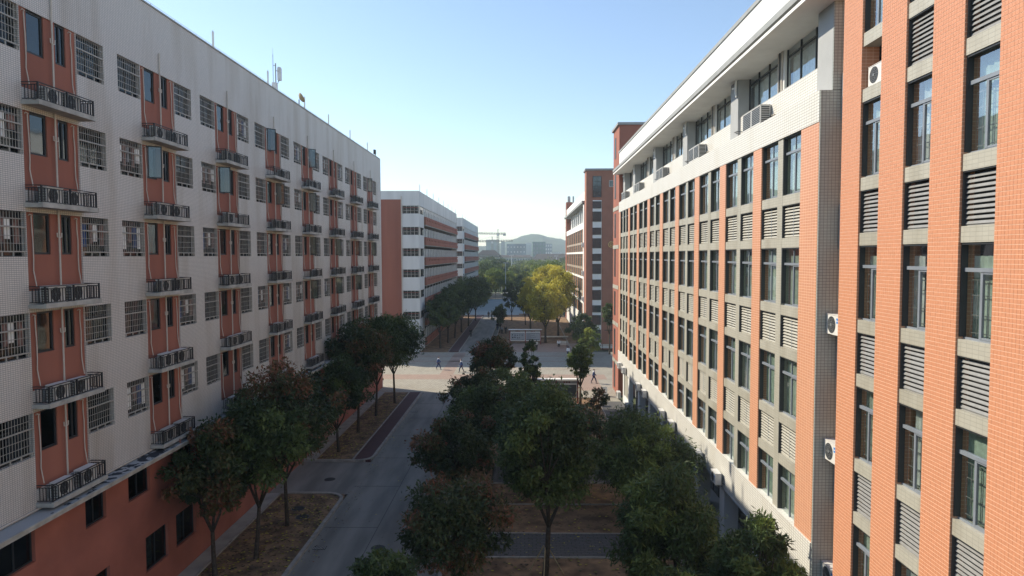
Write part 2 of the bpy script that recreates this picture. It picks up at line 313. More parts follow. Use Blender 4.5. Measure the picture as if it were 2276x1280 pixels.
# fallen leaves and litter
def scatter(name, n, rects, z, m, size, label=None):
    vs = []; fs = []
    for i in range(n):
        x0, y0, x1, y1 = random.choice(rects); x = random.uniform(x0, x1); y = random.uniform(y0, y1); a = random.uniform(0, 6.3); r = size*random.uniform(.5, 1.2)
        k = len(vs)
        for q in range(4): vs.append((x+r*math.cos(a+q*1.57), y+r*.6*math.sin(a+q*1.57), z+random.uniform(.002, .03)))
        fs.append((k, k+1, k+2, k+3))
    me = bpy.data.meshes.new(name); me.from_pydata(vs, [], fs)
    for mm in m: me.materials.append(MT[mm])
    me.polygons.foreach_set('material_index', [random.randrange(len(m)) for _ in fs])
    at = me.attributes.new('tone', 'FLOAT', 'FACE'); at.data.foreach_set('value', [random.random() for _ in fs])
    tag(ob(name, me), label, 'leaves', kind='stuff')
scatter('fallen_leaves', 6500, [(-15, 26, -11.2, 40), (-15, 47.5, -12.6, 70), (-3.7, 25, 7.3, 42), (-3.7, 47, 7.3, 68)], .08, ['leaf_rust', 'leaf_yellow', 'bark'], .08, 'scattered dry leaves lying on the brown soil beds')
scatter('fallen_leaves', 900, [(-11, 26, -10.2, 71), (-5, 26, -4.1, 71), (-3, 68.6, 6, 70.5), (-11, 30, -4, 71)], .01, ['leaf_yellow', 'bark', 'leaf_rust'], .05, 'few dry leaves blown onto the grey road')
# ------------------------------------------------------------------ shared small parts
def ac_meshes():
    out = {}
    for k, cm in (('new', 'ac_casing'), ('old', 'ac_casing_old')):
        a = MB()      # front = +X, width along Y, origin bottom centre
        a.box(-.15, -.4, .03, .15, .4, .57, cm); a.box(-.16, -.41, .57, .16, .41, .585, cm); a.box(-.12, -.33, 0, .12, -.25, .03, 'ac_dark'); a.box(-.12, .25, 0, .12, .33, .03, 'ac_dark')
        out[k] = a.mesh('casing')
    f = MB(); f.disc((.152, -.09, .3), (1, 0, 0), .235, 24, 'ac_dark')
    for r in (.235, .19, .145, .10): f.disc((.156+(.235-r)*.06, -.09, .3), (1, 0, 0), r, 24, 'ac_grille', r-.012)
    f.disc((.17, -.09, .3), (1, 0, 0), .05, 12, 'ac_grille')
    for i in range(6):
        t = i*math.pi/3; y1, z1 = -.09+.23*math.cos(t), .3+.23*math.sin(t); y0, z0 = -.09+.05*math.cos(t+.5), .3+.05*math.sin(t+.5)
        f.tube([(.165, y0, z0), (.158, y1, z1)], .006, 4, 'ac_grille', False)
    out['fan'] = f.mesh('fan_grille')
    f = MB()
    for i in range(9): f.box(-.12, -.405, .07+i*.054, .12, -.401, .10+i*.054, 'ac_dark')
    for i in range(9): f.box(-.156, -.36, .07+i*.054, -.151, .36, .11+i*.054, 'ac_dark')
    out['vent'] = f.mesh('side_vent')
    f = MB(); f.box(.151, .19, .36, .154, .30, .50, 'ac_blue'); f.box(.155, .205, .42, .157, .285, .435, 'white_paint'); f.box(.155, .225, .40, .157, .24, .455, 'white_paint'); out['logo'] = f.mesh('logo')
    return out
ACM = ac_meshes()
def air_con(loc, rz, label, group, kind='new', logo=False, s=1., bracket=False):
    r = root('air_conditioner', loc, label, 'air conditioner', group, rz); r.scale = (s, s, s)
    for nm, k in (('casing', kind), ('fan_grille', 'fan'), ('side_vent', 'vent'))+((('logo', 'logo'),) if logo else ()):
        o = bpy.data.objects.new(nm, ACM[k]); C.objects.link(o); o.parent = r
    if bracket:
        o = bpy.data.objects.new('bracket', BRK); C.objects.link(o); o.parent = r
    return r
k_ = MB()
for y in (-.3, .3):
    k_.box(-.42, y-.015, -.04, .14, y+.015, 0, 'steel_bar'); k_.tube([(-.4, y, -.28), (.1, y, -.04)], .013, 4, 'steel_bar')
k_.tube([(-.2, .42, .12), (-.3, .55, .06), (-.42, .58, -.05), (-.42, .6, .2)], .022, 5, 'ac_dark')
BRK = k_.mesh('bracket')
# ------------------------------------------------------------------ left dormitory
LX = -16.0; P = 6.68; Y0 = 21.2; T0 = 22.78; PZ = 3.265
dorm = root('dormitory_building', (-16, 41, 0), 'long white tiled dormitory with barred windows and red panels, nearest block on the left', 'building')
bays = range(-3, 8); holesW = []; holesP = []
for k in bays:
    if k < -2: continue
    y = Y0+P*k
    for r in range(5):
        T = T0-PZ*r; zb = T-1.44
        holesW += [(y-1.56, y-.02, zb, T), (y+2.70, y+4.24, zb, T), (y, y+2.68, T-2.56, T)]
mb = MB(); wall(mb, -1, LX, .6, 74.3, 6.45, 25.5, holesW, .22, 'white_tile')
mb.box(-16.22, .6, 24.6, -16.002, 74.3, 25.497, 'white_plaster', 'eb')
ob('wall', mb.mesh('wall'), dorm)
mb = MB(); mb.box(-16.27, .6, 25.5, -15.96, 74.3, 25.57, 'grey_coping'); ob('coping', mb.mesh('coping'), dorm)
lowh = []
for k in bays:
    y = Y0+P*k
    lowh += [(y-1.7, y-.15, 4.85, 6.15), (y+2.35, y+3.55, 4.85, 6.1), (y-1.1+.5, y+1.15, 1.4, 2.92), (y+1.85, y+3.65, 1.4, 2.92)]
lowh = [h for h in lowh if not (40.3 < h[0] < 47.2 and h[2] < 3) ]
mb = MB(); wall(mb, -1, LX, .6, 74.3, 0, 6.45, lowh, .2, 'orange_paint_low'); ob('wall', mb.mesh('wall'), dorm)
mb = MB(); mb.box(-30, .6, 0, -16.75, 74.28, 24.6, 'dark_interior'); ob('interior', mb.mesh('interior'), dorm)
mb = MB(); mb.box(-30.2, 74.3, 0, -16.0, 74.5, 25.5, 'white_plaster'); mb.box(-30.2, .4, 0, -16.0, .6, 25.5, 'white_plaster'); mb.box(-30.2, .6, 0, -30, 74.3, 25.5, 'white_plaster'); ob('end_wall', mb.mesh('end_wall'), dorm)
mb = MB(); mb.box(-30, .6, 24.6, -16.22, 74.3, 24.7, 'cement'); ob('roof', mb.mesh('roof'), dorm)
mb = MB(); mb.box(-15.99, .6, 6.34, -15.2, 74.9, 6.47, 'concrete_ledge', 't'); mb.quad((-15.99, .6, 6.472), (-15.2, .6, 6.472), (-15.2, 74.9, 6.472), (-15.99, 74.9, 6.472), 'canopy_top'); mb.box(-15.22, .6, 6.48, -15.14, 74.9, 6.53, 'concrete_ledge')
mb.tube([(-15.94, .6, 6.55), (-15.94, 74.5, 6.55)], .035, 6, 'pipe_white'); ob('canopy', mb.mesh('canopy'), dorm)
# window kits (local: plane x=0 outer face, y 0..w, z 0..h)
def frame_mb(w, h, m, t=.05, x=-.14, mulls=(.5,), trans=(.7,), d=.05):
    f = MB(); f.box(x-d, 0, 0, x, w, t, m); f.box(x-d, 0, h-t, x, w, h, m); f.box(x-d, 0, t, x, t, h-t, m); f.box(x-d, w-t, t, x, w, h-t, m)
    for q in mulls: f.box(x-d-.003, w*q-t*.5, t, x+.003, w*q+t*.5, h-t, m)
    for q in trans: f.box(x-d-.006, t, h*q-t*.5, x+.006, w-t, h*q+t*.5, m)
    return f
def pane_me(w, h, x, m): f = MB(); f.quad((x, .03, .03), (x, w-.03, .03), (x, w-.03, h-.03), (x, .03, h-.03), m); return f.mesh('pane')
def curtain_me(w, h, x, m, frac=1., y0=.03, amp=.03, zb=.03):
    f = MB(); n = max(4, int(w*frac*16)); p = None
    for i in range(n+1):
        y = y0+(w-.06)*frac*i/n; q = x+amp*math.sin(i*1.9+random.uniform(-.4, .4))
        if p: f.quad((p[0], p[1], zb), (q, y, zb), (q, y, h-.03), (p[0], p[1], h-.03), m)
        p = (q, y)
    return f.mesh('curtain')
WH = 1.44; WW = 1.54
wf = frame_mb(WW, WH, 'dark_frame', .04, -.17).mesh('window'); wp = pane_me(WW, WH, -.195, 'glass_dorm')
gr = MB()
nb = 12
for i in range(nb+1):
    y = .03+(WW-.06)*i/nb; gr.box(-.035, y-.006, .17, -.021, y+.006, WH-.02, 'steel_bar')
for z in (.17, .42, .66, 1.21): gr.box(-.03, .02, z-.008, -.012, WW-.02, z+.008, 'steel_bar')
gr.box(-.055, .02, .92, -.005, WW-.02, .965, 'steel_bar'); gr.box(-.06, .01, .14, -.005, WW-.01, .18, 'steel_bar')
for i in range(4): y = .08+(WW-.16)*i/3; gr.box(-.05, y-.02, .01, -.015, y+.02, .14, 'steel_bar')
grm = gr.mesh('security_grille')
dc = [curtain_me(WW, WH, -.33, 'dorm_cloth_%d' % i, fr, y0) for i in range(6) for fr, y0 in ((1., .03), (.55, .03), (.5, .75))]
def clothes_me():
    f = MB(); f.tube([(-.12, .05, 1.2), (-.12, 1.5, 1.2)], .012, 5, 'steel_bar'); y = .1
    while y < 1.3:
        w = random.uniform(.12, .3); l = random.uniform(.45, .9); m = random.choice(['cloth_white', 'cloth_white', 'cloth_blue', 'cloth_grey', 'dorm_cloth_4', 'cloth_navy'])
        a = -.12+random.uniform(-.03, .03); f.box(a-.02, y, 1.18-l, a+.02, y+w, 1.18, m); f.box(a-.015, y-.04, .9, a+.015, y, 1.14, m); y += w+random.uniform(.04, .2)
    return f.mesh('laundry')
laund = [clothes_me() for _ in range(4)]
NW = .78; NH = 1.37
nf = frame_mb(NW, NH, 'dark_frame', .07, -.04, (), (), .06).mesh('window'); npn = pane_me(NW, NH, -.075, 'glass_blue')
nf2 = frame_mb(.52, NH, 'dark_frame', .07, -.04, (.5,), (), .06).mesh('window'); npn2 = pane_me(.52, NH, -.075, 'glass_blue')
sf = MB(); sf.box(0, 0, 0, .04, .05, NH, 'dark_frame'); sf.box(0, .5, 0, .04, .55, NH, 'dark_frame'); sf.box(0, .05, 0, .04, .5, .05, 'dark_frame'); sf.box(0, .05, NH-.05, .04, .5, NH, 'dark_frame'); sf.quad((.02, .05, .05), (.02, .5, .05), (.02, .5, NH-.05), (.02, .05, NH-.05), 'glass_blue'); sfm = sf.mesh('open_sash')
pn = MB(); wall(pn, -1, 0, 0, 2.68, -2.56, 0, [(.36, 1.14, -1.37, -.0), (1.68, 2.20, -1.37, -.0)], .1, 'orange_paint'); pnm = pn.mesh('red_panel')
lg = MB(); lg.box(.002, -.06, -.13, .6, 2.78, .0, 'concrete_ledge'); lg.box(.52, -.06, .0, .6, 2.78, .03, 'concrete_ledge'); lgm = lg.mesh('ledge')
ra = MB(); D = .53; H_ = .58; L0, L1 = 0.0, 2.72
for z in (.06, .50, H_):
    w = .022 if z == H_ else .012
    ra.box(D-w, L0, z-.012, D+w, L1, z+.012, 'dark_metal')
    for y in (L0, L1): ra.box(.01, y-w, z-.012, D-w-.001, y+w, z+.012, 'dark_metal')
for y in (L0, 1.36, L1): ra.box(D-.025, y-.025, 0, D+.025, y+.025, H_+.01, 'dark_metal')
n = 20
for i in range(1, n):
    y = L1*i/n; ra.box(D-.011, y-.011, .06, D+.011, y+.011, .5, 'dark_metal')
for y in (L0, L1):
    for i in range(1, 5): ra.box(D*i/5-.01, y-.01, .06, D*i/5+.01, y+.01, .5, 'dark_metal')
ram = ra.mesh('railing')
def acpipe(y, seed):
    random.seed(seed); pts = [(-.02, y-.06, -.12), (.05, y-.07, -.07), (.07, y, -.1)]; z = -.14
    while z > -2.2: pts.append((.05, y+random.uniform(-.015, .02)+(.03 if z < -.6 else 0), z)); z -= .35
    pts.append((.12, y+.04, -2.42)); f = MB(); f.tube(pts, .018, 6, 'pipe_white'); return f.mesh('refrigerant_pipe')
ap = [acpipe(.22, 3), acpipe(2.42, 4)]; random.seed(11)
nch = {}
for k in bays:
    y = Y0+P*k
    if k >= -2:
        for r in range(5):
            T = T0-PZ*r
            for j, wy in enumerate((y-1.56, y+2.70)):
                w_ = ob('window', wf, dorm, (LX, wy, T-WH)); ob('pane', wp, w_, (LX, wy, T-WH)); ob('security_grille', grm, w_, (LX, wy, T-WH))
                if random.random() < .8: ob('curtain', random.choice(dc), w_, (LX, wy, T-WH))
                if random.random() < .38 or (r == 2 and k == 1 and j == 0): ob('laundry', random.choice(laund), w_, (LX, wy, T-WH))
            ob('red_panel', pnm, dorm, (LX-.05, y, T))
            a = ob('window', nf, dorm, (LX-.05, y+.36, T-NH)); ob('pane', npn, a, (LX-.05, y+.36, T-NH))
            a = ob('window', nf2, dorm, (LX-.05, y+1.68, T-NH)); ob('pane', npn2, a, (LX-.05, y+1.68, T-NH))
            if (k, r) in ((1, 1), (3, 0), (3, 1), (4, 0), (4, 1), (5, 2), (6, 2), (5, 3), (4, 3), (6, 3), (7, 0), (2, 1), (7, 2), (4, 2)):
                yy = y+(.42 if (k, r) in ((1, 1), (3, 0), (7, 0), (2, 1)) else 1.72)
                o = ob('open_sash', sfm, dorm, (LX-.03, yy, T-NH)); o.rotation_euler = (0, 0, -random.uniform(.5, 1.3))
            bz = T-3.12; bt = (T-PZ) if r < 4 else 6.56
            f = MB(); f.box(0, 0, bt, .004, 2.68, bz, 'beige_tile', 'e' if 0 else 'w'); ob('beige_panel', f.mesh('beige_panel'), dorm, (LX, y, 0))
            L = ob('ledge', lgm, dorm, (LX, y, T-2.43-.56)); ob('railing', ram, L, (LX, y, T-2.99))
            for m_ in ap: ob('refrigerant_pipe', m_, dorm, (LX-.05, y, T))
            for j, ay in enumerate((y+.75+random.uniform(-.1, .12), y+1.85+random.uniform(-.1, .15))):
                if k < 0 or (k*5+r*3+j*2) % 11 == 4: continue
                air_con((LX+.30, ay, T-2.99), 0, 'air conditioner behind railing on left dormitory, %s row down, %s ledge along, %s of two' % (ORD[r], ORD[k], ('nearer', 'farther')[j]),
                        'air conditioners on the left dormitory ledges', random.choice(['new', 'new', 'old']), s=random.uniform(.92, 1.02))
    if k >= 0:
        f = MB(); f.tube([(LX+.06, y+1.42, 6.6), (LX+.05, y+1.42, T0+.9)], .03, 6, 'pipe_white')
        for r in range(5):
            z = T0-PZ*r-.75
            for s_ in (-1, 1): f.tube([(LX+.06, y+1.42, z-.05), (LX+.06, y+1.42+s_*.1, z-.02), (LX+.06, y+1.42+s_*.11, z+.12)], .02, 5, 'pipe_white')
        ob('drain_pipe', f.mesh('drain_pipe'), dorm)
lwm = {}
for h in lowh:
    w_, hh = round(h[1]-h[0], 2), round(h[3]-h[2], 2)
    if (w_, hh) not in lwm: lwm[(w_, hh)] = (frame_mb(w_, hh, 'dark_frame', .05, -.12, (.5,), ()).mesh('window'), pane_me(w_, hh, -.15, 'glass_dorm'), curtain_me(w_, hh, -.3, 'dorm_cloth_3', .5))
    a = ob('window', lwm[(w_, hh)][0], dorm, (LX, h[0], h[2])); ob('pane', lwm[(w_, hh)][1], a, (LX, h[0], h[2]))
    if random.random() < .5: ob('curtain', lwm[(w_, hh)][2], a, (LX, h[0], h[2]))
f = MB(); f.box(-.04, -.04, 0, .04, .04, .85, 'white_paint'); f.v.append((0, 0, .95)); i = len(f.v)-1
for q in ((4, 5), (5, 7), (7, 6), (6, 4)): f.f.append((q[0], q[1], i)); f.m.append(0)
pm = f.mesh('roof_post')
for y in (28, 34.8, 42.2, 49.2, 55.2, 62.0, 68.8): ob('roof_post', pm, dorm, (-16.1, y, 25.56))
f = MB(); f.tube([(-16.1, 1, 25.72), (-16.1, 74, 25.72)], .008, 4, 'steel_bar')
for i in range(37): f.box(-16.105, 1+2*i, 25.56, -16.095, 1.01+2*i, 25.72, 'steel_bar')
ob('lightning_wire', f.mesh('lightning_wire'), dorm)
# rooftop equipment
ant = root('antenna_mast', (-16.12, 43.6, 25.56), 'grey mobile antenna mast with panels on the left dormitory roof edge', 'antenna')
def lp(name, f, par, smooth=False): o = bpy.data.objects.new(name, f.mesh(name, smooth)); C.objects.link(o); o.parent = par; WL[o.name] = WL[par.name]; return o
f = MB(); f.tube([(0, 0, 0), (0, 0, 1.75)], .04, 8, 'grey_paint'); f.tube([(-.12, -.12, .3), (-.12, -.12, 2.3)], .02, 6, 'grey_paint'); f.tube([(-.12, -.12, 2.3), (-.12, -.12, 2.7)], .008, 5, 'grey_paint'); f.tube([(0, 0, 1.6), (-.12, -.12, 1.6)], .02, 5, 'grey_paint'); f.tube([(0, 0, 1.3), (.1, .28, 1.3)], .02, 5, 'grey_paint'); f.tube([(.1, .3, .8), (.05, .2, .5), (0, 0, .3)], .015, 5, 'dark_metal'); f.tube([(0, .1, .2), (-.05, .6, -.02), (-.1, 1.2, .02)], .02, 5, 'dark_metal'); lp('pole', f, ant)
f = MB(); f.box(.02, .22, .75, .22, .50, 1.55, 'lamp_white'); f.box(.05, .26, 1.55, .19, .46, 1.6, 'lamp_white'); f.box(.05, .3, .66, .09, .34, .75, 'dark_metal'); lp('antenna_panel', f, ant)
f = MB(); f.box(-.2, -.18, .05, .08, .12, .5, 'lamp_white'); lp('equipment_box', f, ant)
dish = root('satellite_dish', (-16.1, 48.0, 25.56), 'round yellowish dish on a short post on the left roof edge', 'dish')
f = MB(); f.tube([(0, 0, 0), (0, 0, .45)], .045, 8, 'grey_paint'); lp('post', f, dish)
f = MB(); f.tube([(.02, .06, .52), (.1, .12, .58), (.16, .16, .62)], [.05, .30, .36], 16, 'bamboo'); f.tube([(.1, .12, .58), (.3, .3, .72)], .01, 4, 'grey_paint'); lp('reflector', f, dish, True)
fl = root('floodlight', (-16.1, 72.6, 25.56), 'small black floodlight at the far end of the left roof', 'floodlight')
f = MB(); f.box(-.03, -.03, 0, .03, .03, .3, 'dark_metal'); lp('bracket', f, fl)
f = MB(); f.box(-.2, -.18, .3, .0, .3, .75, 'dark_metal'); f.box(-.202, -.14, .34, -.2, .26, .71, 'board_glass'); lp('lamp_head', f, fl)
# ------------------------------------------------------------------ teaching building kits
TP = 4.19; TT = 19.26
def rwin(w, h, grille=False, dep=.16):
    f = MB(); m = 'blue_grey_frame'; t = .05; x = dep; d = .05; zt = h*.72
    f.box(x, 0, 0, x+d, w, t, m); f.box(.06, 0, h-.05, x+d, w, h, 'dark_frame'); f.box(x, 0, t, x+d, t, h-.05, m); f.box(.06, w-.03, t, x+d, w, h-.05, 'dark_frame')  # head and far side lined dark, putting the reveal's shade into the colour
    f.box(x-.03, 0, zt-.045, x+d+.01, w, zt+.045, m); f.box(x-.012, w*.5-.045, t, x+d-.004, w*.5+.03, zt-.045, m)
    f.box(x-.010, t, t, x+.02, t+.04, zt-.045, m); f.box(x-.008, t+.04, zt-.09, x+.018, w*.5-.045, zt-.045, m); f.box(x-.008, t+.04, t, x+.018, w*.5-.045, t+.045, m)
    if not grille: f.box(x-.004, w*.5-.02, zt+.045, x+d, w*.5+.02, h-.035, m)
    return f.mesh('window')
def rpane(w, h, dep=.18): f = MB(); f.quad((dep, .04, .04), (dep, .04, h-.03), (dep, w-.04, h-.03), (dep, w-.04, .04), 'glass_teach'); return f.mesh('pane')
def rcurt(w, h, m, seed):
    random.seed(seed); f = MB()
    for y0, y1 in random.choice([((.05, .46*w), (.62*w, w-.05)), ((.05, w-.05),), ((.3*w, w-.05),), ((.05, .3*w), (.45*w, w-.05)), ((.05, .8*w),)]):
        n = max(3, int((y1-y0)*14)); p = None; top = h-.05-random.choice([0, 0, .25])
        for i in range(n+1):
            y = y0+(y1-y0)*i/n; q = .36+.035*math.sin(i*2.2+random.uniform(-.6, .6)); q2 = y+random.uniform(-.01, .01)
            if p: f.quad((p[0], p[1], .04), (q, y, .04), (q, q2, top), (p[0], p[2], top), m)
            p = (q, y, q2)
    return f.mesh('curtain')
def rbars(w, h):
    f = MB()
    for z in (.15, .55, 1.0, 1.35): f.box(.26, .08, z, .275, w-.08, z+.02, 'louver_grey')
    for i in range(6): y = .1+(w-.2)*i/5; f.box(.262, y-.008, .1, .272, y+.008, 1.36, 'louver_grey')
    return f.mesh('inner_bars')
def slat_me(w, m, blade=.028, tilt=.056):
    f = MB(); i = len(f.v); y0, y1 = .02, w-.02
    f.v += [(0, y0, 0), (0, y1, 0), (blade, y1, tilt), (blade, y0, tilt), (0, y0, .014), (0, y1, .014), (blade, y1, tilt+.014), (blade, y0, tilt+.014)]
    k = f.mi(m)
    for q in ((0, 1, 2, 3), (7, 6, 5, 4), (0, 4, 5, 1), (2, 6, 7, 3), (1, 5, 6, 2), (0, 3, 7, 4)): f.f.append(q); f.m.append(k)
    return f.mesh('slat')
def louver_frame(w, h, m, mid=True, dep=.16):
    f = MB(); x = dep-.02
    f.box(x, 0, 0, x+.06, .03, h, m); f.box(.05, w-.03, 0, x+.06, w, h, 'dark_frame'); f.box(x, .03, 0, x+.06, w-.03, .03, m); f.box(.05, .03, h-.03, x+.06, w-.03, h, 'dark_frame')  # far side and head coloured dark to stand in for recess shade
    if mid: f.box(x-.01, w*.5-.02, .03, x+.0, w*.5+.02, h-.03, 'blue_grey_frame')
    f.quad((dep+.16, 0, 0), (dep+.16, 0, h), (dep+.16, w, h), (dep+.16, w, 0), 'dark_interior')
    return f.mesh('louver')
def addslats(mesh, parent, base, n, pitch, budget):
    for i in range(n): ob('slat', mesh, parent, (base[0], base[1], base[2]+.05+i*pitch))
def slatmass(f, w, m, base, n, pitch, blade=.028, tilt=.056):
    for i in range(n):
        z = base[2]+.05+i*pitch; x, y = base[0], base[1]; y0, y1 = y+.02, y+w-.02
        k = f.mi(m); j = len(f.v)
        f.v += [(x, y0, z), (x, y1, z), (x+blade, y1, z+tilt), (x+blade, y0, z+tilt)]; f.f.append((j, j+1, j+2, j+3)); f.m.append(k)
NS = 10; PI_ = .116
# nearest wing (right frame edge)
RX = 9.9
wing = root('teaching_building', (9.9, 16, 0), 'orange tiled wing at the right frame edge with three columns of windows and louvers', 'building')
pe = [(19.98, 21.12), (17.70, 18.89), (15.39, 16.55), (8.0, 14.24)]
gaps = [(18.89, 19.98), (16.55, 17.70), (14.24, 15.39)]
ZT = 28.4
for a, b_ in pe:
    f = MB(); f.box(RX, a, 0, RX+.5, b_, ZT, 'orange_tile', 'w'); f.quad((RX, a, 0), (RX, a, ZT), (RX, b_, ZT), (RX, b_, 0), 'tile_grout'); ob('pier', f.mesh('pier'), wing)
tl = []
for a, b_ in pe:
    aa = max(a, 12.4); n = int(round((b_-aa)/.1)); st = (b_-aa)/n
    for i in range(n):
        for j in range(30, 256): tl.append((aa+i*st, j*.1, st))
tl.sort(key=lambda q: (q[0]-13.2)**2*4+(q[1]-14.8)**2 if q[0] > 13.3 else 999)
tm = MB(); tm.box(-.006, .0025, .006, 0, .0975, .094, 'orange_tile_body', 'e'); tmm = tm.mesh('tile')
for y, z, st in tl[:300]: ob('tile', tmm, wing, (RX, y, z))
v = np.zeros((len(tl)-300, 8, 3)); A = np.array(tl[300:]); n = len(A)
dx = np.array([-.006, 0]); 
for q, (ix, iy, iz) in enumerate([(0,0,0),(0,1,0),(0,1,1),(0,0,1),(1,0,0),(1,1,0),(1,1,1),(1,0,1)]):
    v[:, q, 0] = RX+dx[ix]+RNG.uniform(-.0008, .0008, n)*(1-ix); v[:, q, 1] = A[:, 0]+(.0025 if iy == 0 else 0)+iy*(A[:, 2]-.0025); v[:, q, 2] = A[:, 1]+.006+iz*.088
fs = np.array([(0,1,2,3),(0,4,5,1),(1,5,6,2),(2,6,7,3),(3,7,4,0)]); fa = (np.arange(n)[:, None, None]*8+fs[None]).reshape(-1, 4)
me = bpy.data.meshes.new('tile'); me.from_pydata(v.reshape(-1, 3).tolist(), [], fa.tolist()); me.materials.append(MT['orange_tile_body']); tag(ob('tile', me, wing), kind='stuff')
f = MB(); f.box(RX+.01, 20.0, 0, RX+.5, 21.13, ZT, 'orange_tile', 'w'); ob('corner_wall', f.mesh('corner_wall'), wing)
f = MB(); f.box(RX+.62, 8, 0, 24, 21.1, ZT-.1, 'dark_interior'); ob('interior', f.mesh('interior'), wing)
f = MB(); f.box(RX+.5, 21.1, 0, 24, 21.14, ZT, 'orange_tile'); ob('end_wall', f.mesh('end_wall'), wing)
W0 = 1.15; rwm = rwin(W0, 2.2, True); rpm = rpane(W0, 2.2); rcm = [rcurt(W0, 2.2, 'curtain_%d' % (i % 3), i) for i in range(6)]; rbm = rbars(W0, 2.2)
lfm = louver_frame(W0, 1.24, 'louver_grey', False); slm = slat_me(W0, 'louver_grey')
spn = MB(); spn.box(0, 0, 0, .45, W0, .38, 'grey_spandrel'); spm = spn.mesh('spandrel')
spn = MB(); spn.box(0, 0, 0, .45, W0, .37, 'grey_spandrel'); spm2 = spn.mesh('spandrel')
random.seed(5)
for c, (a, b_) in enumerate(gaps):
    sc = (b_-a)/W0
    for r in range(-2, 5):
        T = TT-TP*r
        def add(nm, me_, par, z, dx_=0.):
            o = ob(nm, me_, par, (RX+dx_, a, z)); return o
        if T < 28.3 and T-2.2 > 0:
            w_ = add('window', rwm, wing, T-2.2); w_.scale = (1, sc, 1); add('pane', rpm, w_, T-2.2); add('inner_bars', rbm, w_, T-2.2)
            add('curtain', rcm[(c*5+r*3) % 6], w_, T-2.2)
        if T-2.58 > 0 and T-2.2 < ZT: s_ = add('spandrel', spm, wing, T-2.58, .035); s_.scale = (1, sc, 1)
        if T-3.82 > 0 and T-2.58 < ZT:
            if c == 0 and r == -1: pass
            else:
                l_ = add('louver', lfm, wing, T-3.82); l_.scale = (1, sc, 1)
                for i in range(NS): ob('slat', slm, l_, (RX+.12, a, T-3.82+.04+i*PI_))
        if T-4.19 > 0 and T-3.82 < ZT: s_ = add('spandrel', spm2, wing, T-4.19, .035); s_.scale = (1, sc, 1)
f = MB(); f.box(RX+.035, 8, 0, RX+.4, 21, TT-TP*4-2.2, 'orange_tile'); ob('base_wall', f.mesh('base_wall'), wing)
air_con((RX+.28, 19.45, TT+TP-3.80), math.pi, 'white air conditioner inside the dark open slot of the nearest orange wing', None, 'new')
# ---- long teaching block
def teach(rt, x, yn, bay0, nb, bw, pw, sub, zt_band=20.3, slat_objs=0, last3=True, zbot=4.6, wmat=None, mullw=.5, full=True):
    """front plane X=x; near end pier from yn to bay0; nb bays of width bw, piers pw"""
    rows = 4; y = bay0; piers = [(yn, bay0)]; openings = []
    for k in range(nb):
        w_ = bw if not (k == nb-1 and last3) else bw+1.15
        openings.append((y, y+w_, 3 if (k == nb-1 and last3) else 2)); y += w_; piers.append((y, y+pw)); y += pw
    yend = y
    for a, b_ in piers: f = MB(); f.box(x, a, zbot, x+.5, b_, TT, 'orange_tile'); ob('pier', f.mesh('pier'), rt)
    cache = {}; sc = 0; mass = MB(); rn = random.Random(3)
    for k, (a, b_, nw) in enumerate(openings):
        w_ = (b_-a-mullw*(nw-1))/nw; key = round(w_, 3)
        if key not in cache:
            s1 = MB(); s1.box(0, 0, 0, .45, b_-a, .38, 'grey_spandrel'); s2 = MB(); s2.box(0, 0, 0, .45, b_-a, .37, 'grey_spandrel')
            ml = MB(); ml.box(0, 0, zbot, .44, mullw, TT, 'grey_spandrel')
            cache[key] = dict(w=rwin(w_, 2.2), p=rpane(w_, 2.2), c=[rcurt(w_, 2.2, 'curtain_%d' % (i % 3), i+20) for i in range(5)], l=louver_frame(w_, 1.24, 'louver_cream'), s=slat_me(w_, 'louver_cream'), s1=s1.mesh('spandrel'), s2=s2.mesh('spandrel'), ml=ml.mesh('mullion'))
        cc = cache[key]
        for j in range(nw-1): ob('mullion', cc['ml'], rt, (x+.03, a+w_+(w_+mullw)*j, 0))
        for r in range(rows):
            T = TT-TP*r
            ob('spandrel', cc['s1'], rt, (x+.035, a, T-2.58)) if r < rows-1 else None
            if r < rows-1: ob('spandrel', cc['s2'], rt, (x+.035, a, T-4.19))
            for j in range(nw):
                yy = a+(w_+mullw)*j
                o = ob('window', cc['w'], rt, (x, yy, T-2.2)); ob('pane', cc['p'], o, (x, yy, T-2.2))
                if rn.random() < .95: ob('curtain', rn.choice(cc['c']), o, (x, yy, T-2.2))
                if r < rows-1:
                    l_ = ob('louver', cc['l'], rt, (x, yy, T-3.82))
                    if sc+NS <= slat_objs:
                        for i in range(NS): ob('slat', cc['s'], l_, (x+.12, yy, T-3.82+.04+i*PI_))
                        sc += NS
                    else: slatmass(mass, w_, 'louver_cream', (x+.12, yy, T-3.83), NS, PI_)
    tag(ob('slat', mass.mesh('slat'), rt), kind='stuff')
    return yend, openings
tb = root('teaching_building', (9.9, 46, 0), 'long orange and grey teaching block on the right with a set-back top floor', 'building')
yend, ops = teach(tb, RX, 22.75, 24.2, 9, 3.95, 1.0, None, slat_objs=290)
f = MB(); f.box(RX-.02, 22.72, TT, RX+.5, yend+.02, 20.3, 'white_tile_band'); ob('top_band', f.mesh('top_band'), tb)
f = MB(); f.box(RX-.04, 22.73, 3.28, RX+.5, yend+.02, 4.86, 'white_tile_band'); f.box(RX-.06, 22.72, 3.22, RX+.5, yend+.02, 3.28, 'grey_paint'); ob('lower_band', f.mesh('lower_band'), tb)
f = MB(); f.box(RX+.66, 22.77, 4.0, 24, yend, 20.2, 'dark_interior'); f.box(RX+.5, 22.77, 3.3, 24, yend, 4.0, 'grey_paint'); ob('interior', f.mesh('interior'), tb)
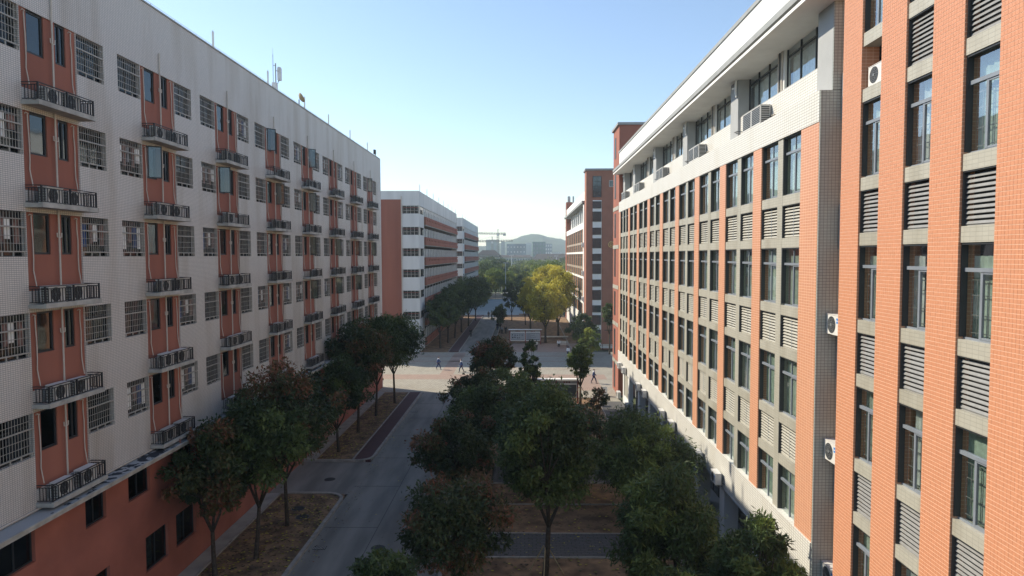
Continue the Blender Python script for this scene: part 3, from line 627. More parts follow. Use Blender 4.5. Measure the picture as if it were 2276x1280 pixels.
f = MB(); f.box(RX+.0, 22.68, 0, RX+1.3, 22.72, 20.28, 'grey_tile'); f.box(10.3, 22.68, 20.3, 12, 22.72, 25.5, 'grey_tile'); f.box(11.2, 22.68, 0, 24, 22.72, 25.5, 'grey_tile'); ob('end_wall', f.mesh('end_wall'), tb)
# slots and ledges in the end wall beside the gap
for z, h in ((16.9, 2.5), (12.9, 2.7), (8.6, 2.6), (4.4, 2.4), (21.3, 3.2)):
    f = MB(); f.box(10.62, 22.62, z, 11.19, 22.67, z+h, 'dark_frame'); f.box(10.66, 22.60, z+.05, 11.1, 22.62, z+h-.05, 'glass_blue'); ob('window', f.mesh('window'), tb)
for z in (10.6, 6.3, 2.2, 15.0, 19.3):
    f = MB(); f.box(10.56, 22.0, z, 11.2, 22.6, z+1.5, 'grey_paint'); ob('ledge_box', f.mesh('ledge_box'), tb)
for i, z in enumerate((12.12, 7.85, 3.6)):
    air_con((10.40, 22.15, z), math.pi, 'white air conditioner with blue sticker on the grey end wall, %s one down' % ORD[i], 'air conditioners on the grey end wall', 'new', True, 1.2, False)
# top floor set back
f = MB(); f.box(10.8, 22.75, 20.2, 24, yend, 25.2, 'grey_paint', 'w'); ob('penthouse_body', f.mesh('penthouse_body'), tb)
f = MB(); f.box(10.42, 22.75, 20.3, 10.95, yend, 21.42, 'white_tile_band'); f.box(10.4, 22.75, 20.25, 10.42, yend, 20.3, 'grey_coping'); ob('sill_wall', f.mesh('sill_wall'), tb)
f = MB(); f.box(11.5, 22.75, 20.2, 11.6, yend, 24, 'dark_interior'); ob('interior', f.mesh('interior'), tb)
f = MB(); f.box(10.4, 22.75, 20.2, 10.5, yend, 20.31, 'cement'); ob('terrace_floor', f.mesh('terrace_floor'), tb)
colY = [22.72+.0, 32.6, 42.6, 52.5, 62.4]
f = MB(); f.box(0, 0, 20.3, .62, 1.15, 23.21, 'grey_paint'); cm = f.mesh('column')
for y in colY: ob('column', cm, tb, (10.3, y+(.02 if y < 23 else 0), 0))
f = MB(); f.box(10.3, 68.6, 20.3, 10.92, yend, 23.21, 'grey_paint'); ob('column', f.mesh('column'), tb)
def bigwin(w, h):
    f = MB(); m = 'dark_frame'; t = .05
    f.box(0, 0, 0, .06, w, t, m); f.box(0, 0, h-t, .06, w, h, m); f.box(0, 0, t, .06, t, h-t, m); f.box(0, w-t, t, .06, w, h-t, m); f.box(-.01, t, h*.66, .05, w-t, h*.66+.06, m)
    nn = 3 if w > 3 else 2
    for i in range(1, nn+1 if nn == 3 else nn): 
        if i < nn: f.box(-.008, w*i/nn-.03, t, .048, w*i/nn+.03, h-t, m)
    q = MB(); q.quad((.03, .03, .03), (.03, .03, h-.03), (.03, w-.03, h-.03), (.03, w-.03, .03), 'glass_teach')
    c = MB(); p = None; n = int(w*12)
    for i in range(n+1):
        y = .05+(w-.1)*i/n; xx = .22+.03*math.sin(i*2.1)
        if p: c.quad((p[0], p[1], .02), (xx, y, .02), (xx, y, h*.66), (p[0], p[1], h*.66), 'curtain_2')
        p = (xx, y)
    return f.mesh('window'), q.mesh('pane'), c.mesh('curtain')
bwm = {}
edges = [23.89, 32.6, 33.75, 42.6, 43.75, 52.5, 53.65, 62.4, 63.55, 68.6]; nac = 0
for a, b_ in zip(edges[::2], edges[1::2]):
    mid = (a+b_)/2 + .1
    for q0, q1 in ((a, mid-.35), (mid+.35, b_)):
        w_ = round(q1-q0, 2)
        if w_ not in bwm: bwm[w_] = bigwin(w_, 2.16)
        o = ob('window', bwm[w_][0], tb, (10.82, q0, 21.43)); ob('pane', bwm[w_][1], o, (10.82, q0, 21.43)); ob('curtain', bwm[w_][2], o, (10.82, q0, 21.43))
    f = MB(); f.box(10.72, mid-.35, 21.42, 10.95, mid+.35, 23.6, 'white_paint'); ob('pilaster', f.mesh('pilaster'), tb)
    f = MB()
    for i, dy in enumerate((-.22, -.1, .05, .2)):
        pts = [(10.68, mid+dy+random.uniform(-.03, .03), 23.4-.35*q) for q in range(9)]; pts.append((10.3, mid+dy*1.5, 20.6)); f.tube(pts, .03, 6, ['pipe_white', 'louver_cream', 'dark_metal', 'pipe_white'][i])
    ob('refrigerant_pipe', f.mesh('refrigerant_pipe'), tb)
    for j, dy in enumerate((1.9, .75)):
        nac += 1
        air_con((10.16, mid+dy, 20.31), 0, 'white air conditioner on the right top terrace, %s window group, %s of two' % (ORD[(nac-1)//2], ('farther', 'nearer')[j]), 'air conditioners on the right top terrace', 'new', s=1.4)
    f = MB(); f.tube([(10.22, b_+.15, 23.2), (10.22, b_+.15, 22.55), (10.25, b_+.1, 22.4)], .06, 8, 'white_paint'); f.tube([(10.22, b_+.15, 22.85), (10.12, b_+.35, 22.85)], .05, 8, 'white_paint'); ob('drain_pipe', f.mesh('drain_pipe'), tb); f = MB(); f.tube([(10.25, b_+.3, 20.75), (10.2, b_-.3, 20.7), (10.2, b_-1.8, 20.35)], .025, 5, 'dark_metal'); ob('drain_pipe', f.mesh('drain_pipe'), tb)
# eave and parapet
f = MB(); f.box(9.3, 22.5, 23.2, 11.6, yend+.3, 23.32, 'white_paint'); f.box(9.38, 22.5, 23.32, 11.5, yend+.3, 23.42, 'dark_frame'); f.box(9.26, 22.5, 23.42, 11.5, yend+.3, 23.66, 'grey_coping'); ob('eave', f.mesh('eave'), tb)
f = MB(); f.box(9.9, 22.6, 23.66, 10.1, yend+.2, 25.4, 'white_paint'); f.box(9.84, 22.5, 25.4, 10.16, yend+.3, 25.58, 'grey_coping'); ob('parapet', f.mesh('parapet'), tb)
f = MB(); f.box(10.1, 22.72, 24.0, 24, yend, 24.2, 'cement'); ob('roof', f.mesh('roof'), tb)
# ground floor recess
f = MB(); f.box(0, 0, 0, .7, .8, 3.22, 'white_plaster'); cm = f.mesh('column')
for y in (23.1, 28.2, 33.15, 38.1, 43.05, 48.0, 52.95, 57.9): ob('column', cm, tb, (10.05, y, 0))
f = MB(); f.box(0, 0, 0, .4, .55, 3.22, 'white_paint'); ob('column', f.mesh('column'), tb, (9.95, 62.9, 0)); ob('column', f.mesh('column'), tb, (9.95, 66.3, 0))
f = MB(); f.box(11.6, 22.75, 0, 24, yend, 3.3, 'grey_paint'); f.box(10.75, 22.75, 0, 11.6, 62, .35, 'grey_paint'); ob('ground_floor_wall', f.mesh('ground_floor_wall'), tb)
gw = MB(); gw.box(0, 0, 0, .05, 3.4, 2.5, 'dark_frame'); gw.quad((-.004, .1, .1), (-.004, .1, 2.4), (-.004, 3.3, 2.4), (-.004, 3.3, .1), 'glass_blue')
for i in range(4): gw.box(-.03, .05+i*1.09, .03, -.001, .12+i*1.09, 2.48, 'dark_frame')
gwm = gw.mesh('window')
gl = MB()
for i in range(14): gl.box(0, 0, i*.19, .08, 3.1, i*.19+.06, 'dark_frame')
gl.box(-.01, 0, -.05, .1, .08, 2.65, 'grey_paint'); gl.box(-.01, 3.02, -.05, .1, 3.1, 2.65, 'grey_paint'); gl.box(.1, 0, 0, .12, 3.1, 2.6, 'dark_interior'); glm = gl.mesh('louver')
for i, y in enumerate((24.2, 29.2, 34.15, 39.1, 44.05, 49.0, 54.0, 58.8)):
    if i < 5: ob('window', gwm, tb, (11.54, y, .4))
    else: ob('louver', glm, tb, (10.45, y+.1, .45))
f = MB()
for i in range(12):
    f.box(10.0, 63.5, .9+i*.19, 10.08, 66.3, .98+i*.19, 'louver_cream')
f.box(10.08, 63.5, .8, 10.1, 66.3, 3.1, 'dark_interior'); f.box(9.98, 63.45, 0, 10.12, 66.3, .8, 'white_paint'); ob('louver', f.mesh('louver'), tb)
for i, y in enumerate((67.0, 64.2, 56.0, 53.2, 46.3, 43.2, 36.5, 33.0, 25.7)):
    air_con((RX-.32, y, 3.42), math.pi, 'white air conditioner on the white band above ground floor, %s from the far end' % ORD[i], 'air conditioners on the lower white band', 'new', True, 1.0, True)
air_con((9.72, 68.3, .1), math.pi, 'air conditioner on the ground by the far corner pier of the teaching block', None, 'new', s=1.15)
air_con((9.72, 62.4, .1), math.pi, 'grey air conditioner on the ground beside the white ground-floor column', None, 'old', s=1.25)
# far orange stair tower of the block (same building)
f = MB(); f.box(9.9, yend+.02, 0, 16.5, 74.4, 28.3, 'orange_paint'); ob('stair_tower', f.mesh('stair_tower'), tb)
f = MB(); f.box(9.7, yend-.18, 28.3, 16.7, 74.6, 28.55, 'grey_coping'); ob('tower_coping', f.mesh('tower_coping'), tb)
for z, h in ((25.2, 2.2), (20.9, 3.0), (16.7, 2.6), (12.5, 3.0), (8.3, 2.6), (4.0, 2.8), (.4, 2.8)):
    f = MB(); f.box(9.86, 72.3, z, 9.9, 73.2, z+h, 'dark_frame'); ob('window', f.mesh('window'), tb)
for z in (19.6, 15.5, 11.2, 7.2, 3.1):
    f = MB(); f.box(9.86, yend+.1, z, 9.9, 74.3, z+.4, 'grey_spandrel'); ob('string_course', f.mesh('string_course'), tb)
f = MB(); f.tube([(11.2, yend-.06, 24.2), (11.2, yend-.06, 27.0)], .09, 8, 'pipe_white'); ob('drain_pipe', f.mesh('drain_pipe'), tb)
# ---- second orange block beyond the plaza
t2 = root('teaching_building', (9.9, 130, 0), 'farther orange block beyond the plaza with a stair tower facing the camera', 'building')
f = MB(); f.box(9.7, 104.6, 0, 26, 107.6, 28.0, 'red_brown_wall'); ob('stair_tower', f.mesh('stair_tower'), t2)
f = MB(); f.box(9.5, 104.4, 28.0, 26.2, 107.8, 28.3, 'grey_coping'); ob('tower_coping', f.mesh('tower_coping'), t2)
f = MB(); f.box(10.7, 104.56, .5, 12.1, 104.6, 23.4, 'white_paint'); ob('tower_strip', f.mesh('tower_strip'), t2)
def towwin(h, n):
    f = MB(); f.box(0, -.03, 0, 1.3, 0, h, 'window_glass_dark'); m = 'dark_frame'
    f.box(-.03, -.05, 0, .03, .01, h, m); f.box(1.27, -.05, 0, 1.33, .01, h, m); f.box(.62, -.05, 0, .68, .01, h, m)
    for i in range(n+1): f.box(-.03, -.055, h*i/n-.03, 1.33, .01, h*i/n+.03, m)
    return f.mesh('window')
tw = {2: towwin(1.05, 2), 3: towwin(1.5, 3), 5: towwin(3.2, 4)}
for z, k in ((23.9, 5), (22.15, 2), (20.1, 3), (18.05, 2), (15.95, 3), (13.98, 2), (11.95, 3), (9.95, 2), (7.85, 3), (5.9, 2), (3.9, 3), (1.6, 3)): ob('window', tw[k], t2, (10.72, 104.54, z))
f = MB(); f.box(13.3, 104.52, 25.5, 14.1, 104.58, 26.4, 'window_glass_dark'); f.box(13.25, 104.54, 25.45, 14.15, 104.6, 26.45, 'white_paint'); ob('window', f.mesh('window'), t2)
f = MB(); f.box(9.7, 104.52, .2, 26, 104.58, .5, 'white_paint'); f.box(12.6, 104.5, 3.0, 26, 104.58, 3.1, 'dark_frame'); ob('plinth', f.mesh('plinth'), t2)
y2, _ = teach(t2, 9.95, 107.7, 109, 9, 4.3, .9, None, slat_objs=0, last3=False)
f = MB(); f.box(9.9, 107.62, TT, 10.5, y2, 20.3, 'white_paint'); f.box(9.9, 107.62, 3.3, 10.5, y2, 4.6, 'white_paint'); ob('band', f.mesh('band'), t2)
f = MB()
for r in range(3): z = TT-TP*r-4.19; f.box(9.88, 107.62, z, 9.96, y2, z+.35, 'white_paint')
ob('string_course', f.mesh('string_course'), t2)
f = MB(); f.box(10.6, 107.62, 0, 26, y2, 20.2, 'dark_interior'); ob('interior', f.mesh('interior'), t2)
f = MB(); f.box(9.95, 107.62, 0, 10.4, y2, 3.3, 'white_plaster'); ob('ground_floor_wall', f.mesh('ground_floor_wall'), t2)
f = MB(); f.box(10.9, 107.62, 20.2, 26, y2, 25.0, 'white_paint'); ob('penthouse_body', f.mesh('penthouse_body'), t2)
f = MB(); f.box(9.3, 107.62, 23.2, 11, y2, 23.6, 'grey_coping'); f.box(9.9, 107.62, 23.6, 10.1, y2, 25.3, 'white_paint'); f.box(9.6, 107.61, 3.3, 9.9, 109.0, 23.0, 'white_paint'); ob('eave', f.mesh('eave'), t2)
f = MB(); f.box(0, 0, 0, .5, .9, 2.9, 'white_paint'); cm = f.mesh('column'); f = MB(); f.box(0, 0, 0, .08, 3.9, 2.2, 'glass_blue'); wm_ = f.mesh('window')
for i in range(8): ob('column', cm, t2, (10.35, 109+i*5.2, 20.3)); ob('window', wm_, t2, (10.8, 110+i*5.2, 20.9))
f = MB(); f.box(9.85, y2, 0, 26, y2+3, 27.2, 'orange_paint'); ob('stair_tower', f.mesh('stair_tower'), t2)
f = MB(); f.box(9.6, 150, 23.0, 9.7, 150.1, 23.1, 'grey_paint'); f.tube([(11, y2-6, 25), (11, y2-6, 28)], .2, 8, 'grey_paint'); f.tube([(10.5, y2+1, 27.2), (10.5, y2+1, 28.6)], .35, 8, 'grey_paint'); ob('roof_pipe', f.mesh('roof_pipe'), t2)
for i, z in enumerate((16.2, 11.6, 7.4)):
    air_con((9.5, 108.3, z), math.pi, 'white air conditioner beside the far stair tower, %s one down' % ORD[i], 'air conditioners by the far stair tower', 'new', s=1.2)
emb = root('wall_emblem', (13.6, 104.5, 16.5), 'gold ring emblem with a curl on the far tower wall', 'emblem')
f = MB(); pts = [(.42*math.cos(t), 0, .42*math.sin(t)) for t in np.linspace(0, 2*math.pi, 25)]; f.tube(pts, .05, 6, 'gold', False); lp('ring', f, emb)
f = MB(); pts = [(.0+.16*math.cos(t), -.01, .05+.16*math.sin(t)) for t in np.linspace(-2.6, 3, 14)]+[(-.18, -.01, -.18), (.18, -.01, -.2)]; f.tube(pts, .035, 6, 'gold'); lp('curl', f, emb)
# ------------------------------------------------------------------ farther dormitories on the left
def far_dorm(y0, y1, label, nb):
    d = root('dormitory_building', (-16, (y0+y1)/2, 0), label, 'building')
    f = MB(); f.box(-42, y0+.01, 0, -18.65, y0+.3, 23.4, 'orange_paint'); ob('orange_wall', f.mesh('orange_wall'), d)
    f = MB(); f.box(-42.02, y0-.02, 23.4, -16, y0+.3, 24.7, 'white_plaster'); f.box(-16.25, y0+.3, 22.45, -16.0, y1, 24.7, 'white_plaster'); ob('parapet', f.mesh('parapet'), d)
    f = MB(); f.box(-42, y0+.3, 0, -18.3, y1, 24.2, 'white_plaster'); f.box(-18.3, y1-.3, 0, -16, y1, 24.2, 'white_plaster'); ob('body', f.mesh('body'), d)
    f = MB(); f.box(-18.75, y0-.12, 0, -18.6, y0+.0, 23.9, 'pipe_white'); ob('drain_pipe', f.mesh('drain_pipe'), d)
    f = MB(); f.box(-18.6, y0+1.2, 0, -16.6, y0+5, 22.4, 'dark_interior'); ob('interior', f.mesh('interior'), d)
    pw = (y1-y0-6.2)/nb
    dk = MB(); dk.box(0, 0, 0, .04, .95, 1.95, 'dark_interior'); dk.box(.041, .1, .1, .05, .85, 1.85, 'dark_frame'); dkm = dk.mesh('door')
    wk = MB(); wk.box(0, 0, 0, .04, 1.0, 1.0, 'white_paint'); wk.box(.0, .08, .08, .05, .92, .92, 'glass_blue'); wkm = wk.mesh('window')
    cl = MB(); cl.box(1.0, -.2, 0, 1.16, .2, 2.08, 'white_paint'); clm = cl.mesh('divider')
    for r in range(7):
        T = 22.45-3.24*r
        f = MB(); zb = max(T-3.24, 0)
        f.box(-18.62, y0-.01, zb, -16.0, y0+.25, T-1.2, 'white_plaster'); f.box(-16.25, y0+.25, zb, -16.0, y0+5, T-1.2, 'white_plaster')
        if r == 0: f.box(-18.62, y0-.01, T, -16, y0+.25, 23.4, 'white_plaster')
        ob('corner_balcony', f.mesh('corner_balcony'), d)
        f = MB(); f.box(-18.5, y0+.08, T-1.2, -16.1, y0+.12, T, 'glass_dorm')
        for i in range(5): f.box(-18.5+i*.58, y0+.03, T-1.2, -18.44+i*.58, y0+.09, T, 'steel_bar')
        for z in (T-.32, T-.75): f.box(-18.5, y0+.02, z, -16.1, y0+.06, z+.05, 'red_roof' if z > T-.5 else 'steel_bar')
        f.box(-16.1, y0+.3, T-1.2, -16.06, y0+1.6, T, 'cloth_cream'); f.box(-18.2, y0+.3, T-1.1, -17.6, y0+.8, T-.55, 'ac_casing'); ob('window', f.mesh('window'), d)
        if T-2.68 > 0:
            f = MB(); zt, z0 = T-1.4, T-2.65
            f.box(-16.3, y0+5.4, z0, -15.75, y0+5.6, zt, 'red_brown_wall'); f.box(-15.87, y0+5.6, z0, -15.75, y1-.2, zt-.62, 'orange_paint'); f.box(-15.87, y0+5.6, zt-.3, -15.75, y1-.2, zt, 'orange_paint'); f.box(-17.2, y0+5.4, z0-.15, -15.8, y1-.2, z0, 'cement')
            q = y0+5.6; i = 0
            while q < y1-1: f.box(-15.865, q, zt-.62, -15.755, q+pw/2-.62, zt-.3, 'orange_paint'); f.box(-15.95, q+pw/2-.62, zt-.62, -15.9, q+pw/2, zt-.3, 'dark_interior'); q += pw/2; i += 1
            ob('balcony', f.mesh('balcony'), d)
        f = MB(); f.box(-17.3, y0+5, zb, -17.2, y1-.3, T, 'dark_interior'); ob('back_wall', f.mesh('back_wall'), d)  # near-black wall: the open corridor's shade is put into its colour
        for i in range(nb):
            yy = y0+5.7+i*pw
            if T > 2.2:
                for hh in (0, .5): ob('divider', clm, d, (-17.2, yy+hh*pw, T-2.1))
            if T > 2.2:
                ob('door', dkm, d, (-17.19, yy+.3, T-2.05)); ob('window', wkm, d, (-17.19, yy+1.25, T-1.1))
    f = MB(); f.box(-.05, -.05, 0, .05, .05, 1.1, 'white_paint'); pm2 = f.mesh('roof_post')
    for i in range(8): ob('roof_post', pm2, d, (-16.1, y0+1.5+i*(y1-y0-3)/7, 24.7))
    return d
far_dorm(101.6, 158.3, 'second dormitory block on the left, orange end wall facing the plaza', 13)
far_dorm(173.5, 232, 'farthest white dormitory block on the left behind the dark trees', 12)
# ------------------------------------------------------------------ trees
def leafmesh(name, centers, radii, n, size, matn, seed, droop=.2, aspect=2.6, tone_noise=.25, shell=.55):
    rg = np.random.default_rng(seed); K = len(centers); c = np.array(centers); r = np.array(radii)
    w = r**2; ci = rg.choice(K, n, p=w/w.sum())
    d = rg.normal(size=(n, 3)); d /= np.linalg.norm(d, axis=1)[:, None]
    rad = (shell+(1-shell)*rg.random(n))**.8*(1+.22*rg.normal(size=n)); bump = 1+.25*np.sin(d[:, 0]*5+ci)*np.sin(d[:, 1]*6+2*ci)
    p = c[ci]+d*(rad*bump*r[ci])[:, None]*np.array([1, 1, .8])
    ax = d*.7+rg.normal(size=(n, 3))*.6; ax[:, 2] -= droop; ax /= np.linalg.norm(ax, axis=1)[:, None]
    up = rg.normal(size=(n, 3))*.55+np.array([0, 0, 1]); s = np.cross(ax, up); s /= np.linalg.norm(s, axis=1)[:, None]+1e-6
    L = size*rg.uniform(.6, 1.25, n)[:, None]; Wd = L/aspect
    v = np.stack([p-ax*L*.5, p+s*Wd*.5+ax*L*.02, p+ax*L*.5, p-s*Wd*.5+ax*L*.02], 1).reshape(-1, 3)
    me = bpy.data.meshes.new(name); me.vertices.add(4*n); me.vertices.foreach_set('co', v.ravel()); me.loops.add(4*n); me.loops.foreach_set('vertex_index', np.arange(4*n))
    me.polygons.add(n); me.polygons.foreach_set('loop_start', np.arange(n)*4); me.polygons.foreach_set('loop_total', np.full(n, 4)); me.update(calc_edges=True)
    ct = rg.random(K); tone = np.clip(ct[ci]*(1-tone_noise)+rg.random(n)*tone_noise*1.3, 0, 1)
    a = me.attributes.new('tone', 'FLOAT', 'FACE'); a.data.foreach_set('value', tone.astype(np.float32)); me.materials.append(MT[matn]); return me
def tree_parts(h, r, base, seed, matn, n, size, clumps=16, tr=.12, fork=None, lean=0, shape=1., aspect=2.6, sparse=1.):
    rg = random.Random(seed); fork = fork or base*.75; f = MB()
    top = (rg.uniform(-.15, .15)+lean, rg.uniform(-.15, .15), fork); f.tube([(0, 0, -.1), (0, 0, .15), (top[0]*.6, top[1]*.5, fork*.55), top], [tr*1.5, tr*1.1, tr*.85, tr*.75], 8, 'bark')
    cs = []; rs = []; H = h-base; cz = base+H*.52
    clumps = int(clumps*2.1); lob = rg.uniform(0, 6); sq = rg.uniform(.85, 1.1)
    for i in range(clumps):
        u = (i+.5)/clumps; phi = i*2.39996+rg.uniform(-.4, .4); zz = 1-2*u; q = math.sqrt(max(0, 1-zz*zz)); rr = rg.uniform(.45, .9)*(1+.16*math.sin(2*phi+lob)+.12*math.sin(3*phi+2*lob))
        x = q*math.cos(phi)*r*rr; y = q*math.sin(phi)*r*rr*sq; z = cz+zz*H*.5*rg.uniform(.55, .92)*shape
        cs.append((x+lean, y, z)); rs.append(r*(rg.uniform(.16, .32) if rr < .75 else rg.uniform(.09, .2))*sparse)
    cs.append((lean, 0, cz)); rs.append(r*.42*sparse)
    mains = []
    for j in range(4):
        a = j*1.57+rg.uniform(-.3, .3); mains.append((top[0]+math.cos(a)*r*.28, top[1]+math.sin(a)*r*.28, fork+(cz-fork)*.6))
        m = mains[-1]; f.tube([top, ((top[0]+m[0])/2+math.cos(a)*.08, (top[1]+m[1])/2+math.sin(a)*.08, (top[2]+m[2])/2-.05), m], [tr*.6, tr*.48, tr*.36], 6, 'bark')
    for c_ in cs:
        m = min(mains, key=lambda q: (q[0]-c_[0])**2+(q[1]-c_[1])**2); f.tube([m, ((m[0]+c_[0])/2, (m[1]+c_[1])/2, (m[2]+c_[2])/2+.1), c_], [tr*.3, tr*.2, tr*.08], 5, 'bark')
    return f.mesh('trunk', True), leafmesh('crown', cs, rs, n, size*1.35, matn, seed, aspect=aspect)
def tree(name, x, y, h, r, base, seed, matn, n, size, label, group=None, **kw):
    t = root(name, (x, y, 0), label, 'tree', group); a, b_ = tree_parts(h, r, base, seed, matn, n, size, **kw)
    lp_ = ob('trunk', a, t, (x, y, 0)); ob('crown', b_, t, (x, y, 0)); return t
# left bed
L = 'broadleaf_tree'
tree(L, -14.2, 29.6, 7.3, 2.2, 2.9, 1, 'leaf_rust', 9000, .19, 'dark tree nearest the camera by the left dormitory wall', clumps=14)
tree(L, -13.1, 31.6, 8.0, 2.7, 3.4, 2, 'leaf_green', 13000, .19, 'forked dark tree standing in the soil bed, nearest the drain grate', clumps=18)
tree(L, -13.0, 35.6, 8.8, 3.5, 3.4, 3, 'leaf_rust', 16000, .19, 'large dark tree beside the round covers in the soil bed', clumps=20)
tree(L, -14.0, 49.3, 7.0, 2.8, 2.4, 4, 'leaf_green', 10000, .20, 'dark tree just beyond the side driveway by the left dormitory', clumps=16)
tree(L, -13.9, 54.8, 9.3, 3.2, 3.8, 5, 'leaf_rust', 12000, .21, 'dark reddish tree second beyond the side driveway', clumps=18)
tree(L, -13.7, 60.6, 9.6, 3.4, 3.8, 6, 'leaf_green', 11000, .22, 'dark tree third beyond the side driveway', clumps=18)
tree(L, -13.0, 65.9, 9.3, 3.5, 4.0, 7, 'leaf_green', 12000, .22, 'dark tree at the far end of the left bed by the plaza', clumps=18)
# garden
tree(L, -2.9, 60, 7.4, 2.5, 3.0, 8, 'leaf_rust', 11000, .22, 'rust-tinged tree between the road and the near notice board', clumps=15)
tree(L, -3.7, 51.5, 6.0, 2.9, 1.6, 9, 'leaf_rust', 12000, .2, 'spreading reddish tree over the right road kerb, mid garden', clumps=17)
tree(L, -3.0, 45, 6.2, 2.8, 1.6, 10, 'leaf_green', 12000, .19, 'dark green tree on the garden edge behind the red-leaved one', clumps=16)
tree(L, -4.1, 38.3, 5.8, 2.9, 1.3, 11, 'leaf_rust', 14000, .18, 'red-brown leaved tree leaning over the road, third from the camera', clumps=18)
tree(L, -2.9, 27.6, 5.6, 3.0, 1.5, 12, 'leaf_rust', 16000, .16, 'red-tipped sparse tree at the bottom centre edge', clumps=18, sparse=.9)
tree(L, -5.2, 24.0, 4.1, 1.4, 1.6, 13, 'leaf_green', 5000, .15, 'small green tree at the bottom edge beside the road', clumps=10)
tree('conifer_tree', .5, 62, 6.7, 1.25, 1.0, 14, 'leaf_green', 8000, .2, 'narrow upright dark tree left of the near notice board', clumps=18, shape=1.15)
tree(L, .95, 29.9, 8.9, 2.7, 3.3, 15, 'leaf_green', 26000, .17, 'tall dark staked tree in the middle of the garden', clumps=26, tr=.14)
tree(L, 2.0, 47.5, 4.9, 3.1, 1.0, 16, 'leaf_green', 18000, .19, 'broad dark green tree in front of the near notice board', clumps=22)
tree(L, .2, 40, 7.2, 2.6, 1.8, 30, 'leaf_green', 14000, .18, 'dark green tree just behind the tall staked tree', clumps=18)
tree(L, 5.46, 64.6, 6.3, 1.5, 2.7, 17, 'leaf_mango', 6000, .2, 'small round green tree with stakes right of the notice board', clumps=13, tr=.14)
tree(L, 5.7, 51.4, 4.6, 1.15, 2.7, 18, 'leaf_rust', 1500, .17, 'thin sparse young tree beside the right walkway', clumps=9, tr=.08, sparse=.9)
tree('mango_tree', 6.5, 37, 6.0, 3.4, .9, 19, 'leaf_mango', 30000, .22, 'big round glossy green tree against the teaching block', clumps=26, aspect=4.2)
tree('mango_tree', 5.8, 26.6, 6.0, 2.8, 1.0, 20, 'leaf_mango', 26000, .2, 'glossy green tree in front of the big round one', clumps=24, aspect=4.2)
tree('mango_tree', 7.9, 22.6, 5.9, 1.9, 1.2, 21, 'leaf_mango', 14000, .22, 'sunlit tree top at the bottom edge by the teaching block', clumps=16, aspect=4.2)
tree('mango_tree', 4.9, 20.6, 4.9, 1.6, 1.2, 22, 'leaf_mango', 9000, .2, 'dark leafy tree top cut by the bottom edge', clumps=14, aspect=4.2)
tree(L, 3.2, 41, 5.5, 2.5, 1.2, 31, 'leaf_rust', 12000, .19, 'greenish rust tree between the tall staked tree and the big glossy one', clumps=16)
tree(L, -1.2, 55, 5.2, 2.3, 1.2, 32, 'leaf_green', 9000, .2, 'low dark tree in front of the rust-tinged garden tree', clumps=14)
def stakes(x, y, r=.9, h=1.4, label=''):
    t = root('tree_stakes', (x, y, 0), label, 'tree stakes')
    for i in range(3): f = MB(); a = i*2.09+.4; f.tube([(r*math.cos(a), r*math.sin(a), 0), (.1*math.cos(a), .1*math.sin(a), h)], .03, 6, 'bamboo'); lp('stake', f, t)
stakes(.95, 29.9, .95, 1.5, 'three slanted poles propping the tall garden tree'); stakes(5.46, 64.6, 1.2, 2.0, 'three slanted poles propping the small round tree')
# beyond the plaza
tree(L, 8.5, 97.6, 6.6, 2.4, 1.4, 23, 'leaf_green', 9000, .27, 'bushy green tree in front of the far stair tower', clumps=15)
tree(L, 9.0, 90.5, 4.9, 1.6, 1.6, 24, 'leaf_lime', 5000, .24, 'yellow-green small tree behind the staked round tree', clumps=12)
tree(L, 12.8, 99.5, 8.0, 1.5, 4.0, 25, 'leaf_green', 4000, .26, 'green tree half hidden behind the right block corner', clumps=10)
for i, (x, y, h, r) in enumerate([(3.6, 112.5, 10.5, 3.6), (6.2, 121, 12.6, 3.9), (4.3, 134, 13.2, 4.2), (7.2, 147, 13.4, 3.6), (1.2, 127, 9.6, 2.8)]):
    tree('yellow_tree', x, y, h, r, 3.4, 40+i, 'leaf_yellow', 11000, .34, 'golden yellow autumn tree beyond the plaza, %s from the camera' % ORD[[0, 1, 3, 4, 2][i]], 'yellow trees beyond the plaza', clumps=20, tr=.2)
dl = [(-13.4, 105.5, 8.4, 2.9), (-12.9, 112, 9.2, 3.3), (-12.5, 119, 9.7, 3.7), (-12.1, 127.5, 10, 4.1), (-11.6, 138, 10.2, 4.3), (-11.0, 150, 10.4, 4.5)]
for i, (x, y, h, r) in enumerate(dl): tree(L, x, y, h, r, 3.2, 60+i, 'leaf_green', 9000, .32, 'dark street tree before the second dormitory, %s from the plaza' % ORD[i], 'dark trees along the second dormitory', clumps=18, tr=.16)
tree(L, -4.7, 127, 5.6, 1.8, 1.6, 70, 'leaf_green', 3500, .28, 'small dark tree where two people stand beyond the plaza', clumps=10)
tree(L, -2.8, 150, 9.5, 2.6, 2.4, 71, 'leaf_green', 5000, .32, 'thin dark tree before the blue court, left one', clumps=12, sparse=.85)
tree(L, .3, 141, 9.0, 2.6, 2.4, 72, 'leaf_green', 5000, .32, 'thin dark tree before the blue court, right one', clumps=12, sparse=.85)
